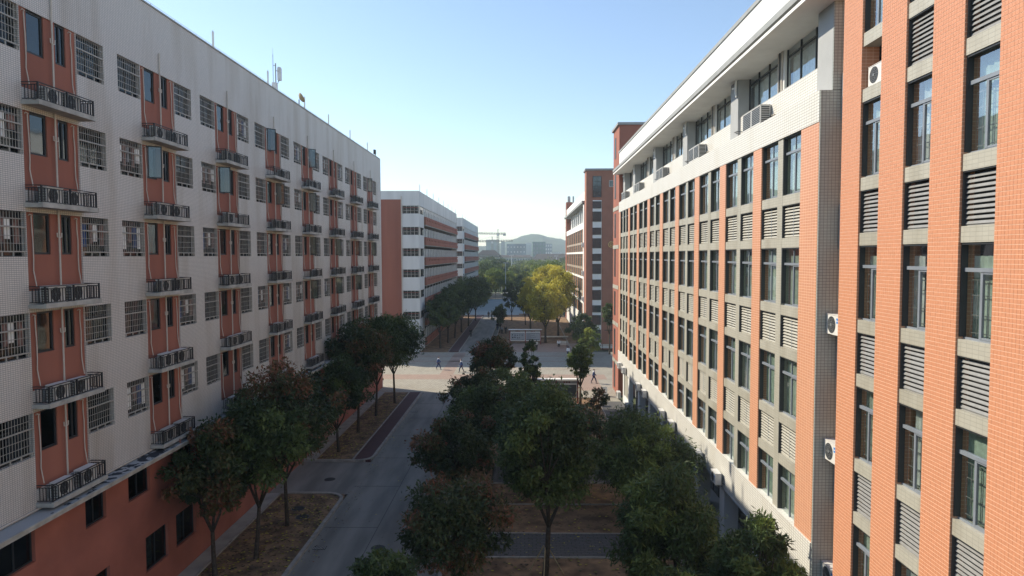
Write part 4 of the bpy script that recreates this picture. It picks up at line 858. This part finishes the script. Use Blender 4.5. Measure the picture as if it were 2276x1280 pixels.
# distant trees: three shared pairs of meshes
kinds = [tree_parts(10, 4.2, 2.5, 80, 'leaf_far', 6500, .42, clumps=18, tr=.2), tree_parts(11, 4.6, 2.5, 81, 'leaf_lime', 6500, .42, clumps=18, tr=.2), tree_parts(12, 5, 2.5, 82, 'leaf_green', 6500, .46, clumps=18, tr=.2)]
rg = random.Random(9); far = []
for y, x0, x1, n, hh in ((238, -17, 20, 8, .85), (258, -22, 26, 9, .95), (280, -24, 30, 9, 1.0), (310, -28, 38, 10, 1.05), (345, -32, 46, 11, 1.12), (385, -38, 52, 12, 1.2)):
    for i in range(n): far.append((x0+(x1-x0)*(i+.5)/n+rg.uniform(-1.5, 1.5), y+rg.uniform(-6, 6), hh*rg.uniform(.8, 1.15), rg.choice([0, 0, 1, 2]) if y > 250 else rg.choice([1, 1, 0])))
far += [(-10.0, 233, .9, 1), (-5.5, 236, .85, 1), (4, 170, 1.1, 1), (7.5, 178, 1.15, 1), (4.5, 190, 1.2, 0), (8, 200, 1.2, 1), (2, 215, 1.1, 0)]
for x, y, s_, k in far:
    lab = ['distant green tree beyond the sports court', 'distant sunlit yellow-green tree beyond the sports court', 'distant dark green tree beyond the sports court'][k]
    t = root('distant_tree', (x, y, 0), lab, 'tree', ['distant green trees', 'distant yellow-green trees', 'distant dark trees'][k]); t.scale = (s_, s_, s_); t.rotation_euler[2] = rg.uniform(0, 6.28)
    for nm, me_ in (('trunk', kinds[k][0]), ('crown', kinds[k][1])):
        o = bpy.data.objects.new(nm, me_); C.objects.link(o); o.parent = t
# far woodland both sides so the horizon is closed
def blob_wood(name, x0, x1, y0, y1, n, seed, label):
    rg = np.random.default_rng(seed); cs = np.stack([rg.uniform(x0, x1, n), rg.uniform(y0, y1, n), rg.uniform(4, 9, n)], 1); rs = rg.uniform(3.5, 6.5, n)
    me = leafmesh(name, cs, rs, n*260, 1.3, 'leaf_far', seed, aspect=1.8); tag(ob(name, me), label, 'woodland', kind='stuff')
blob_wood('woodland', -160, 190, 405, 440, 130, 5, 'far wood reading as one green mass beyond the campus')
# ------------------------------------------------------------------ notice boards
def board(x0, x1, y, label, posters):
    r = root('notice_board', ((x0+x1)/2, y, 0), label, 'notice board'); w = (x1-x0)/2-.12; n = 3
    for i in range(n): f = MB(); q = -w+2*w*i/(n-1); f.box(q-.07, -.07, 0, q+.07, .07, 2.4, 'board_red'); lp('post', f, r)
    f = MB(); f.box(-w-.25, -.35, 2.45, w+.25, .35, 2.52, 'board_roof'); f.box(-w-.2, -.3, 2.40, w+.2, .3, 2.45, 'grey_paint'); lp('roof', f, r)
    f = MB(); f.box(-w, -.05, 2.06, w, .05, 2.3, 'cement'); f.box(-w, -.055, 2.0, w, .055, 2.06, 'board_roof')
    for s_ in (-1, 1):
        for i in range(3): f.box(s_*w/2-.35+i*.25, -.06, 2.12, s_*w/2-.2+i*.25, -.05, 2.25, 'board_red')
    lp('header', f, r)
    for i in range(n-1):
        a = -w+2*w*i/(n-1)+.07; b_ = -w+2*w*(i+1)/(n-1)-.07; f = MB(); f.box(a, -.06, .62, b_, -.04, .72, 'board_roof'); f.box(a, -.06, 1.93, b_, -.04, 1.99, 'board_roof'); f.box(a, -.06, .72, a+.06, -.04, 1.93, 'board_roof'); f.box(b_-.06, -.06, .72, b_, -.04, 1.93, 'board_roof'); f.box(a+.06, -.03, .72, b_-.06, .03, 1.93, 'board_glass'); pn_ = lp('display_panel', f, r)
        rg = random.Random(i+posters*7); q = MB()
        if posters and i == 0:
            for k in range(9): xx = a+.25+(k % 5)*.4; zz = 1.5-(k//5)*.45+rg.uniform(-.05, .05); q.box(xx, -.036, zz, xx+rg.uniform(.15, .3), -.031, zz+rg.uniform(.1, .25), 'poster_dark')
            q.box(a+.1, -.034, .8, b_-.1, -.0305, 1.88, 'poster')
        else:
            q.box(a+.12, -.034, .85, b_-.12, -.0305, 1.85, 'poster' if posters else 'board_glass')
            for k in range(5): q.box(a+.2, -.037, .95+k*.17, a+.2+rg.uniform(.5, 1.6), -.034, .99+k*.17, 'poster_dark')
        lp('poster', q, r)
board(.9, 5.45, 66.0, 'red-posted notice board with white roof at the garden end', 0)
board(-2.5, 2.85, 110.7, 'red-posted notice board with pinned sheets beyond the shaded plaza', 1)
# ------------------------------------------------------------------ people
def skinobj(name, parent, verts, edges, radii, m, rootv=0, sub=1):
    me = bpy.data.meshes.new(name); me.from_pydata(verts, edges, []); me.materials.append(MT[m])
    o = bpy.data.objects.new(name, me); C.objects.link(o); o.parent = parent
    md = o.modifiers.new('skin', 'SKIN'); md.use_smooth_shade = True
    for i, sv in enumerate(me.skin_vertices[0].data): sv.radius = (radii[i][0], radii[i][1]) if hasattr(radii[i], '__len__') else (radii[i], radii[i]); sv.use_root = (i == rootv)
    s_ = o.modifiers.new('sub', 'SUBSURF'); s_.levels = sub; s_.render_levels = sub
    return o
def person(x, y, face, label, top='cloth_blue', legs='cloth_navy', pose='walk', z=0, yoke=False, h=1.68, long=False, phase=1, group=None):
    t = root('person', (x, y, z), label, 'person', group, face); t.scale = (h/1.72,)*3
    # faces +Y locally
    st = .24*phase if pose == 'walk' else .03
    hz = .92 if pose != 'sit' else .50
    J = dict(pel=(0, 0, hz), sp=(0, .01, hz+.22), ch=(0, .02, hz+.42), nk=(0, .02, hz+.56), hd=(0, .05, hz+.66), tp=(0, .04, hz+.78))
    for s_, n in ((-1, 'l'), (1, 'r')):
        q = st*s_
        J['hip'+n] = (.09*s_, 0, hz-.05); J['sh'+n] = (.18*s_, .01, hz+.47)
        if pose == 'sit': J['kn'+n] = (.10*s_, .42, hz-.02); J['an'+n] = (.10*s_, .45, .08); J['to'+n] = (.11*s_, .6, .04)
        else: J['kn'+n] = (.09*s_, q*.75+.04, .49); J['an'+n] = (.08*s_, q*1.25-.02, .09+(.05 if q < -.1 else 0)); J['to'+n] = (.09*s_, q*1.25+.14, .035)
        if pose == 'sit': J['el'+n] = (.24*s_, .08, hz+.2); J['wr'+n] = (.16*s_, .3, hz+.1); J['ha'+n] = (.12*s_, .38, hz+.09)
        elif pose == 'phone' and s_ == 1: J['el'+n] = (.25, .08, hz+.2); J['wr'+n] = (.16, .24, hz+.36); J['ha'+n] = (.12, .28, hz+.44)
        else: J['el'+n] = (.24*s_, -q*.5-.02, hz+.2); J['wr'+n] = (.26*s_, -q*1.0+.06, hz-.03); J['ha'+n] = (.26*s_, -q*1.15+.09, hz-.11)
    keys = list(J); ix = {k: i for i, k in enumerate(keys)}
    E = [('pel', 'sp'), ('sp', 'ch'), ('ch', 'nk'), ('nk', 'hd'), ('hd', 'tp')]
    for n in 'lr': E += [('pel', 'hip'+n), ('hip'+n, 'kn'+n), ('kn'+n, 'an'+n), ('an'+n, 'to'+n), ('ch', 'sh'+n), ('sh'+n, 'el'+n), ('el'+n, 'wr'+n), ('wr'+n, 'ha'+n)]
    RD = dict(pel=(.12, .10), sp=(.11, .09), ch=(.13, .10), nk=.05, hd=(.082, .095), tp=.06, hip=.085, kn=.055, an=.038, to=.035, sh=.055, el=.04, wr=.026, ha=.036)
    rad = [RD.get(k, RD.get(k[:-1])) for k in keys]
    body = skinobj('body', t, [J[k] for k in keys], [(ix[a], ix[b_]) for a, b_ in E], rad, 'skin')
    def sub(name, ks, es, ex, m, over={}):
        ii = {k: i for i, k in enumerate(ks)}; rr = []
        for k in ks:
            r0 = over.get(k, over.get(k[:-1], RD.get(k, RD.get(k[:-1])))); rr.append((r0[0]+ex, r0[1]+ex) if hasattr(r0, '__len__') else (r0+ex, r0+ex))
        return skinobj(name, t, [J[k] for k in ks], [(ii[a], ii[b_]) for a, b_ in es], rr, m)
    sub('trousers', ['pel', 'hipl', 'hipr', 'knl', 'knr', 'anl', 'anr'], [('pel', 'hipl'), ('pel', 'hipr'), ('hipl', 'knl'), ('hipr', 'knr'), ('knl', 'anl'), ('knr', 'anr')], .022, legs)
    ks = ['sp', 'ch', 'pel', 'shl', 'shr', 'ell', 'elr', 'wrl', 'wrr']; es = [('pel', 'sp'), ('sp', 'ch'), ('ch', 'shl'), ('ch', 'shr'), ('shl', 'ell'), ('shr', 'elr'), ('ell', 'wrl'), ('elr', 'wrr')]
    sub('jacket', ks, es, .03, top, {'pel': (.15, .13)} if long else {})
    if yoke:
        J['yk'] = (0, .01, hz+.49); sub('white_yoke', ['yk', 'shl', 'shr'], [('yk', 'shl'), ('yk', 'shr')], .05, 'cloth_white', {'yk': (.10, .11)})
    skinobj('hair', t, [(0, .015, hz+.64), (0, .02, hz+.76), (0, -.02, hz+.60)], [(0, 1), (0, 2)], [(.098, .09), (.078, .085), (.06, .05)], 'hair')
    f = MB()
    for s_ in (-1, 1):
        a = J['an'+('l' if s_ < 0 else 'r')]; b_ = J['to'+('l' if s_ < 0 else 'r')]; f.tube([(a[0], a[1]-.05, b_[2]+.01), (b_[0], b_[1]-.06, b_[2]+.012), (b_[0], b_[1]+.02, b_[2])], [.048, .05, .03], 8, 'shoe')
        lp('shoe', f, t, True); f = MB(); f.tube([(s_*.032-.008, .138, hz+.675), (s_*.032+.008, .138, hz+.675)], .009, 6, 'hair'); lp('eye', f, t); f = MB()
    f.tube([(0, .14, hz+.67), (0, .165, hz+.645)], [.008, .014], 6, 'skin'); lp('nose', f, t, True); f = MB(); f.tube([(-.02, .145, hz+.615), (.02, .145, hz+.615)], .006, 5, 'dorm_cloth_4'); lp('mouth', f, t)
    return t
HP = math.pi/2
person(-11.2, 86.1, -HP, 'person in blue tracksuit walking at the shade edge, leftmost on the plaza', yoke=True)
person(-8.0, 83.9, HP, 'person in blue tracksuit mid-stride in the sun, phone in hand', yoke=True, pose='walk', phase=-1)
person(-5.75, 83.4, -HP, 'person in blue tracksuit half behind the rust-tinged tree, left of two', yoke=True)
person(-5.1, 84.2, -HP, 'person in blue tracksuit half behind the rust-tinged tree, right of two', yoke=True, phase=-1)
person(8.05, 76.7, -HP, 'person in blue tracksuit walking by the orange corner on the right', yoke=True)
person(1.9, 102.9, 0.2, 'person in long cream coat standing before the farther notice board', top='cloth_cream', legs='cloth_black', pose='phone', long=True, h=1.72)
person(6.35, 96.1, -.6, 'person in white shirt standing behind the staked round tree', top='cloth_white', legs='cloth_navy', pose='stand')
person(-9.7, 119.9, 0, 'person in black walking along the far left kerb', top='cloth_black', legs='cloth_black')
person(-5.3, 130.9, .3, 'person in dark jacket beside the small tree, leftmost of three', top='cloth_black', legs='cloth_navy', pose='stand')
person(-4.2, 124.8, 2.8, 'person in grey jacket beside the small tree, middle of three', top='cloth_grey', legs='cloth_black', pose='stand')
person(-3.5, 124.9, 2.6, 'person in black coat beside the small tree, rightmost of three', top='cloth_black', legs='cloth_black', pose='stand')
for i, (x, c_) in enumerate(((-8.45, 'cloth_black'), (-7.75, 'cloth_grey'), (-7.05, 'cloth_black'))):
    person(x, 157.2+i*.2, 0, 'person walking toward the blue court, %s of three abreast' % ('left', 'middle', 'right')[i], top=c_, legs='cloth_black', phase=[1, -1, 1][i])
person(-6.9, 51.3, math.pi, 'person in navy clothes on the road behind red-tipped branches', top='cloth_navy', legs='cloth_navy')
def bench(x, y, rz, label, w=1.8):
    t = root('bench', (x, y, 0), label, 'bench', rz=rz)
    f = MB()
    for i in range(4): f.box(-w/2, -.22+i*.11, .42, w/2, -.13+i*.11, .46, 'cloth_cream')
    lp('seat', f, t); f = MB()
    for i in range(3): f.box(-w/2, -.27-i*.02, .55+i*.13, w/2, -.24-i*.02, .65+i*.13, 'cloth_cream')
    lp('backrest', f, t)
    for s_ in (-1, 1): f = MB(); f.box(s_*w*.4-.04, -.25, 0, s_*w*.4+.04, -.2, .9, 'dark_metal'); f.box(s_*w*.4-.04, .12, 0, s_*w*.4+.04, .18, .42, 'dark_metal'); lp('leg', f, t)
bench(6.2, 107.5, math.pi, 'pale bench under the yellow trees with a seated person'); person(5.6, 107.6, math.pi, 'person in white top sitting on the bench under yellow trees', top='cloth_white', legs='cloth_black', pose='sit')
bench(8.6, 99.0, math.pi*.9, 'pale bench behind the yellow-green small tree'); person(8.2, 98.8, math.pi*.9, 'person in grey sitting behind the yellow-green small tree', top='cloth_grey', legs='cloth_navy', pose='sit')
bench(13.2, 103.6, math.pi, 'white bench against the far tower wall', 2.4)
# folded sandwich sign near the corner
sg = root('folding_sign', (8.4, 69.6, 0), 'white folding sign standing open near the right corner', 'sign')
for s_ in (-1, 1): f = MB(); f.quad((-.3, s_*.3, 0), (.3, s_*.3, 0), (.3, s_*.02, 1.0), (-.3, s_*.02, 1.0), 'board_roof'); f.quad((-.3, s_*.28, 0), (.3, s_*.28, 0), (.3, s_*.0, .99), (-.3, s_*.0, .99), 'board_roof'); lp('panel', f, sg)
# lamps
def lamp(x, y, h, label, kind=0, name='street_lamp'):
    t = root(name, (x, y, 0), label, 'street lamp'); f = MB(); f.tube([(0, 0, 0), (0, 0, h)], [.14, .08], 8, 'lamp_white'); lp('pole', f, t); f = MB()
    if kind == 0: f.box(-.9, -.15, h-.1, .9, .15, h+.1, 'lamp_white')
    elif kind == 1:
        for s_ in (-1, 1): f.tube([(0, 0, h), (s_*.9, 0, h+.5), (s_*1.6, 0, h+.6)], .06, 6, 'lamp_white')
    else: f.tube([(0, 0, h), (0, 0, h+.1)], [.3, .4], 12, 'lamp_white')
    lp('lamp_head', f, t)
lamp(-4.9, 262, 15.0, 'tall thin floodlight pole rising above the distant trees, left', 0); lamp(14.5, 300, 14.6, 'tall thin floodlight pole above the yellow trees, right', 0)
lamp(-9.0, 330, 11.5, 'forked street lamp before the long pale school building', 1); lamp(-6.2, 222, 12.4, 'lamp with wide flat white head over the yellow-green trees', 0)
lamp(14.2, 103.4, 2.6, 'short garden lamp by the far tower wall', 2)
# fence and low walls by the court
fn = root('court_fence', (-5, 227, 0), 'thin dark wire fence posts along the far side of the blue court', 'fence')
for i in range(11): f = MB(); f.tube([(-12+i*2.4, 0, 0), (-12+i*2.4, 0, 3.2)], .05, 6, 'dark_metal'); lp('post', f, fn)
f = MB()
for z in (.1, 1.6, 3.2): f.tube([(-12, 0, z), (12, 0, z)], .035, 5, 'dark_metal')
lp('rail', f, fn)
f = MB(); f.box(-16, 232, 0, 12, 232.3, 1.1, 'cement'); w_ = tag(ob('low_wall', f.mesh('low_wall')), 'low beige wall behind the blue court', 'wall')
f = MB(); f.box(-1.2, 162, 0, 3.2, 162.8, .5, 'cement'); f.box(-1.3, 161.9, .5, 3.3, 162.9, .62, 'kerb'); tag(ob('planter', f.mesh('planter')), 'low concrete planter before the blue court', 'planter')
pl = root('ping_pong_table', (4.5, 118.3, 0), 'long low pale stone slab under the yellow trees', 'table'); f = MB(); f.box(-3.3, -.5, .3, 3.3, .5, .42, 'cloth_cream'); lp('tabletop', f, pl)
for s_ in (-1, 1): f = MB(); f.box(s_*2.6-.2, -.35, 0, s_*2.6+.2, .35, .3, 'cement'); lp('leg', f, pl)
# cars
def carmesh(bm):
    f = MB(); prof = [(-2.2, .35), (-2.2, .8), (-1.4, .95), (-.8, 1.42), (.9, 1.45), (1.6, 1.0), (2.2, .9), (2.2, .35)]; k = len(prof)
    for s_ in (-1, 1):
        for i, (a, z) in enumerate(prof): f.v.append((a, s_*(.85 if z < 1.1 else .68), z))
    m = f.mi(bm); f.f.append(tuple(range(k))[::-1]); f.m.append(m); f.f.append(tuple(range(k, 2*k))); f.m.append(m)
    for i in range(k): j = (i+1) % k; f.f.append((i, j, k+j, k+i)); f.m.append(m)
    g_ = MB()
    for s_ in (-1, 1):
        e = s_*.012; g_.quad((-1.15, s_*.80+e, 1.0), (1.35, s_*.80+e, 1.02), (.85, s_*.69+e, 1.38), (-.75, s_*.69+e, 1.36), 'car_glass')
    g_.quad((-1.38, -.7, .98), (-1.38, .7, .98), (-.86, .62, 1.39), (-.86, -.62, 1.39), 'car_glass'); g_.quad((1.6, -.7, 1.03), (1.6, .7, 1.03), (.97, .62, 1.42), (.97, -.62, 1.42), 'car_glass')
    w_ = MB(); w_.tube([(0, -.11, 0), (0, .11, 0)], .33, 14, 'tyre'); w_.disc((0, -.115, 0), (0, -1, 0), .2, 10, 'lamp_white'); w_.disc((0, .115, 0), (0, 1, 0), .2, 10, 'lamp_white')
    hl = MB(); hl.box(-.03, -.18, -.06, .03, .18, .06, 'lamp_white')
    return f.mesh('body'), g_.mesh('windows'), w_.mesh('wheel'), hl.mesh('headlight')
for i, (x, y, m_, l) in enumerate(((-10.0, 240, 'car_white', 'white parked car beyond the court wall, left one'), (-6.6, 241, 'car_white', 'white parked car beyond the court wall, right one'), (-13.2, 240, 'car_dark', 'dark red-lit car half hidden at the left beyond the court wall'))):
    bm_, gm_, wm2, hm = carmesh(m_); t = root('parked_car', (x, y, 0), l, 'car', 'cars parked beyond the court', .05)
    for nm, me_ in (('body', bm_), ('windows', gm_)): o = bpy.data.objects.new(nm, me_); C.objects.link(o); o.parent = t
    for a in (-1.35, 1.35):
        for b_ in (-.8, .8): o = bpy.data.objects.new('wheel', wm2); C.objects.link(o); o.parent = t; o.location = (a, b_, .33)
    for b_ in (-.6, .6): o = bpy.data.objects.new('headlight', hm); C.objects.link(o); o.parent = t; o.location = (2.2, b_, .75)
# ------------------------------------------------------------------ far buildings, cranes, hill
def block(name, x0, y0, x1, y1, h, m, label, nx, nz, wm='far_blue', roof=None, z0w=2., ww=.5, hw=.55):
    r = root(name, ((x0+x1)/2, (y0+y1)/2, 0), label, 'building'); X0, Y0_, X1, Y1_ = x0, y0, x1, y1
    f = MB(); f.box(X0, Y0_, 0, X1, Y1_, h, m); ob('wall', f.mesh('wall'), r)
    if nx:
        px = (x1-x0)/nx; pz = (h-z0w)/nz; f = MB(); f.box(0, -.12, 0, px*ww, -.0, pz*hw, wm); wme = f.mesh('window')
        for i in range(nx):
            for j in range(nz): ob('window', wme, r, (x0+px*(i+.25), y0, z0w+pz*(j+.2)))
    if roof: f = roof(); ob('roof', f.mesh('roof'), r)
    return r
def hip(x0, y0, x1, y1, z0, z1, inset, m='far_roof'):
    def q():
        f = MB(); i = 0; f.v += [(x0, y0, z0), (x1, y0, z0), (x1, y1, z0), (x0, y1, z0), (x0+inset, (y0+y1)/2-1, z1), (x1-inset, (y0+y1)/2-1, z1), (x1-inset, (y0+y1)/2+1, z1), (x0+inset, (y0+y1)/2+1, z1)]
        for k in ((0, 1, 5, 4), (1, 2, 6, 5), (2, 3, 7, 6), (3, 0, 4, 7), (4, 5, 6, 7), (3, 2, 1, 0)): f.f.append(k); f.m.append(f.mi(m))
        return f
    return q
block('school_building', -34, 450, 6, 462, 13.6, 'far_wall', 'long pale building with many tall windows and a dark hipped roof', 22, 3, roof=hip(-34.5, 449, 6.5, 463, 13.6, 15.2, 3))
block('roof_pavilion', -31.5, 452, -17, 460, 15.0, 'far_wall', 'dark trapezoid pavilion roof rising over the long pale building', 0, 0, roof=hip(-32.5, 451, -16, 461, 15.0, 18.6, 4))
block('hall_building', 6.8, 440, 30, 456, 12.0, 'far_wall', 'low hall with a wide dark tiled roof, left of the pair', 8, 2, roof=hip(5.5, 438, 31, 458, 12.0, 15.9, 3))
block('hall_building', 31.5, 441, 52, 456, 12.0, 'far_wall', 'low hall with a wide dark tiled roof, right of the pair', 8, 2, roof=hip(30.8, 439, 54, 458, 12.0, 15.8, 4))
block('office_building', -18, 690, 2, 720, 27.0, 'far_blue', 'wide bluish building under construction below the cranes', 6, 5, 'far_wall', ww=.3, hw=.25)
block('office_building', 9, 720, 23, 745, 29.5, 'far_net', 'square greenish netted tower block before the hill', 4, 6, 'far_blue')
block('office_building', 1.6, 760, 8.6, 780, 29.0, 'far_wall', 'narrow pale block between the two dark towers', 0, 0)
block('apartment_building', -60, 1050, -40, 1080, 40.0, 'far_net', 'hazy greenish tower at the far left horizon', 4, 8, 'far_blue')
block('apartment_building', -37, 1070, -31, 1080, 38.0, 'far_blue', 'narrow hazy tower next to the greenish one', 2, 8, 'far_net')
block('house', 26, 640, 36, 650, 17.5, 'far_wall', 'small pale low-rise beyond the dark roofs, left one', 4, 3, 'far_blue')
block('house', 41, 640, 46.5, 650, 21.5, 'far_wall', 'small pinkish block beyond the dark roofs', 3, 4, 'far_blue')
block('house', 50, 650, 62, 660, 17.0, 'far_wall', 'small pale low-rise beyond the dark roofs, right one', 4, 3, 'far_blue')
block('apartment_building', 24, 860, 36, 880, 30, 'far_blue', 'faint bluish block at the foot of the hill', 4, 6, 'far_wall')
def crane(x, y, h, jib, cj, label, ang=0):
    t = root('tower_crane', (x, y, 0), label, 'crane', rz=ang)
    def truss(a, b_, w, seg, f):
        a = Vector(a); b_ = Vector(b_); d = b_-a; n = int(d.length/seg); u = d.normalized(); s1 = u.orthogonal().normalized()*w; s2 = u.cross(s1).normalized()*w
        for q in (s1+s2, s1-s2, -s1+s2, -s1-s2): f.tube([tuple(a+q), tuple(b_+q)], .26, 4, 'crane_yellow')
        for i in range(n): p = a+d*i/n; p2 = a+d*(i+1)/n; f.tube([tuple(p+s1+s2), tuple(p2-s1+s2)], .16, 4, 'crane_yellow'); f.tube([tuple(p+s1-s2), tuple(p2-s1-s2)], .16, 4, 'crane_yellow')
    f = MB(); truss((0, 0, 0), (0, 0, h), .8, 2.5, f); lp('mast', f, t)
    f = MB(); truss((0, 0, h), (-jib, 0, h+.6), .6, 2.5, f); lp('jib', f, t)
    f = MB(); truss((0, 0, h), (cj, 0, h), .6, 2.5, f); f.box(cj-3, -1, h-2.2, cj, 1, h, 'far_blue'); lp('counter_jib', f, t)
    f = MB(); f.tube([(0, 0, h), (0, 0, h+5)], .5, 4, 'crane_yellow'); f.tube([(0, 0, h+5), (-jib*.7, 0, h+.6)], .07, 4, 'dark_metal'); f.tube([(0, 0, h+5), (cj, 0, h)], .07, 4, 'dark_metal'); lp('tower_top', f, t)
    f = MB(); f.box(-1, -1.6, h-2.4, 1, -.2, h-.2, 'far_wall'); lp('cab', f, t)
crane(-28.2, 720, 38.5, 34, 8.5, 'taller tower crane with a long jib to the left', 0); crane(-33.5, 700, 30.0, -22, -17, 'shorter tower crane with its counterweight to the left', 0)
def hill():
    n, m_ = 140, 30; X = np.linspace(-500, 640, n); Y = np.linspace(1180, 1900, m_); rg = np.random.default_rng(3)
    prof = [(-500, 10), (-220, 30), (-130, 34), (-75, 38), (-40, 46), (-10, 58), (20, 63.5), (38, 63), (60, 54), (85, 51), (110, 44), (150, 40), (220, 36), (640, 10)]
    pz = np.interp(X, [p[0]*1.0 for p in prof], [p[1] for p in prof]); vs = []
    for j, y in enumerate(Y):
        s_ = math.sin(math.pi*min(1, max(0, (y-1180)/640)))**.8 if y < 1820 else .1
        for i, x in enumerate(X):
            z = pz[i]*s_ + 1.6*math.sin(x*.11+y*.03)*s_+rg.uniform(-1., 1.)*s_-1; vs.append((x*(y/1500), y, z))
    fs = [(j*n+i, j*n+i+1, (j+1)*n+i+1, (j+1)*n+i) for j in range(m_-1) for i in range(n-1)]
    me = bpy.data.meshes.new('hill'); me.from_pydata(vs, [], fs); m = mat('hill_wood', (.035,.06,.03), 1, .5, .04); me.materials.append(m); struct('hill', me)
hill()
# ------------------------------------------------------------------ air
hz = MB(); hz.box(-1500, -60, -1.2, 1500, 2200, 75, 'white_paint'); me = hz.mesh('haze'); me.materials.clear()
m = bpy.data.materials.new('haze_air'); m.use_nodes = True; n_ = m.node_tree; n_.nodes.clear(); o_ = n_.nodes.new('ShaderNodeOutputMaterial'); pv = n_.nodes.new('ShaderNodeVolumePrincipled')
pv.inputs['Color'].default_value = (.80, .93, 1, 1); pv.inputs['Density'].default_value = .00046; pv.inputs['Anisotropy'].default_value = .2
n_.links.new(pv.outputs[0], o_.inputs['Volume']); me.materials.append(m); tag(ob('haze', me), 'thin pale haze filling the air over the campus', 'haze', kind='stuff')
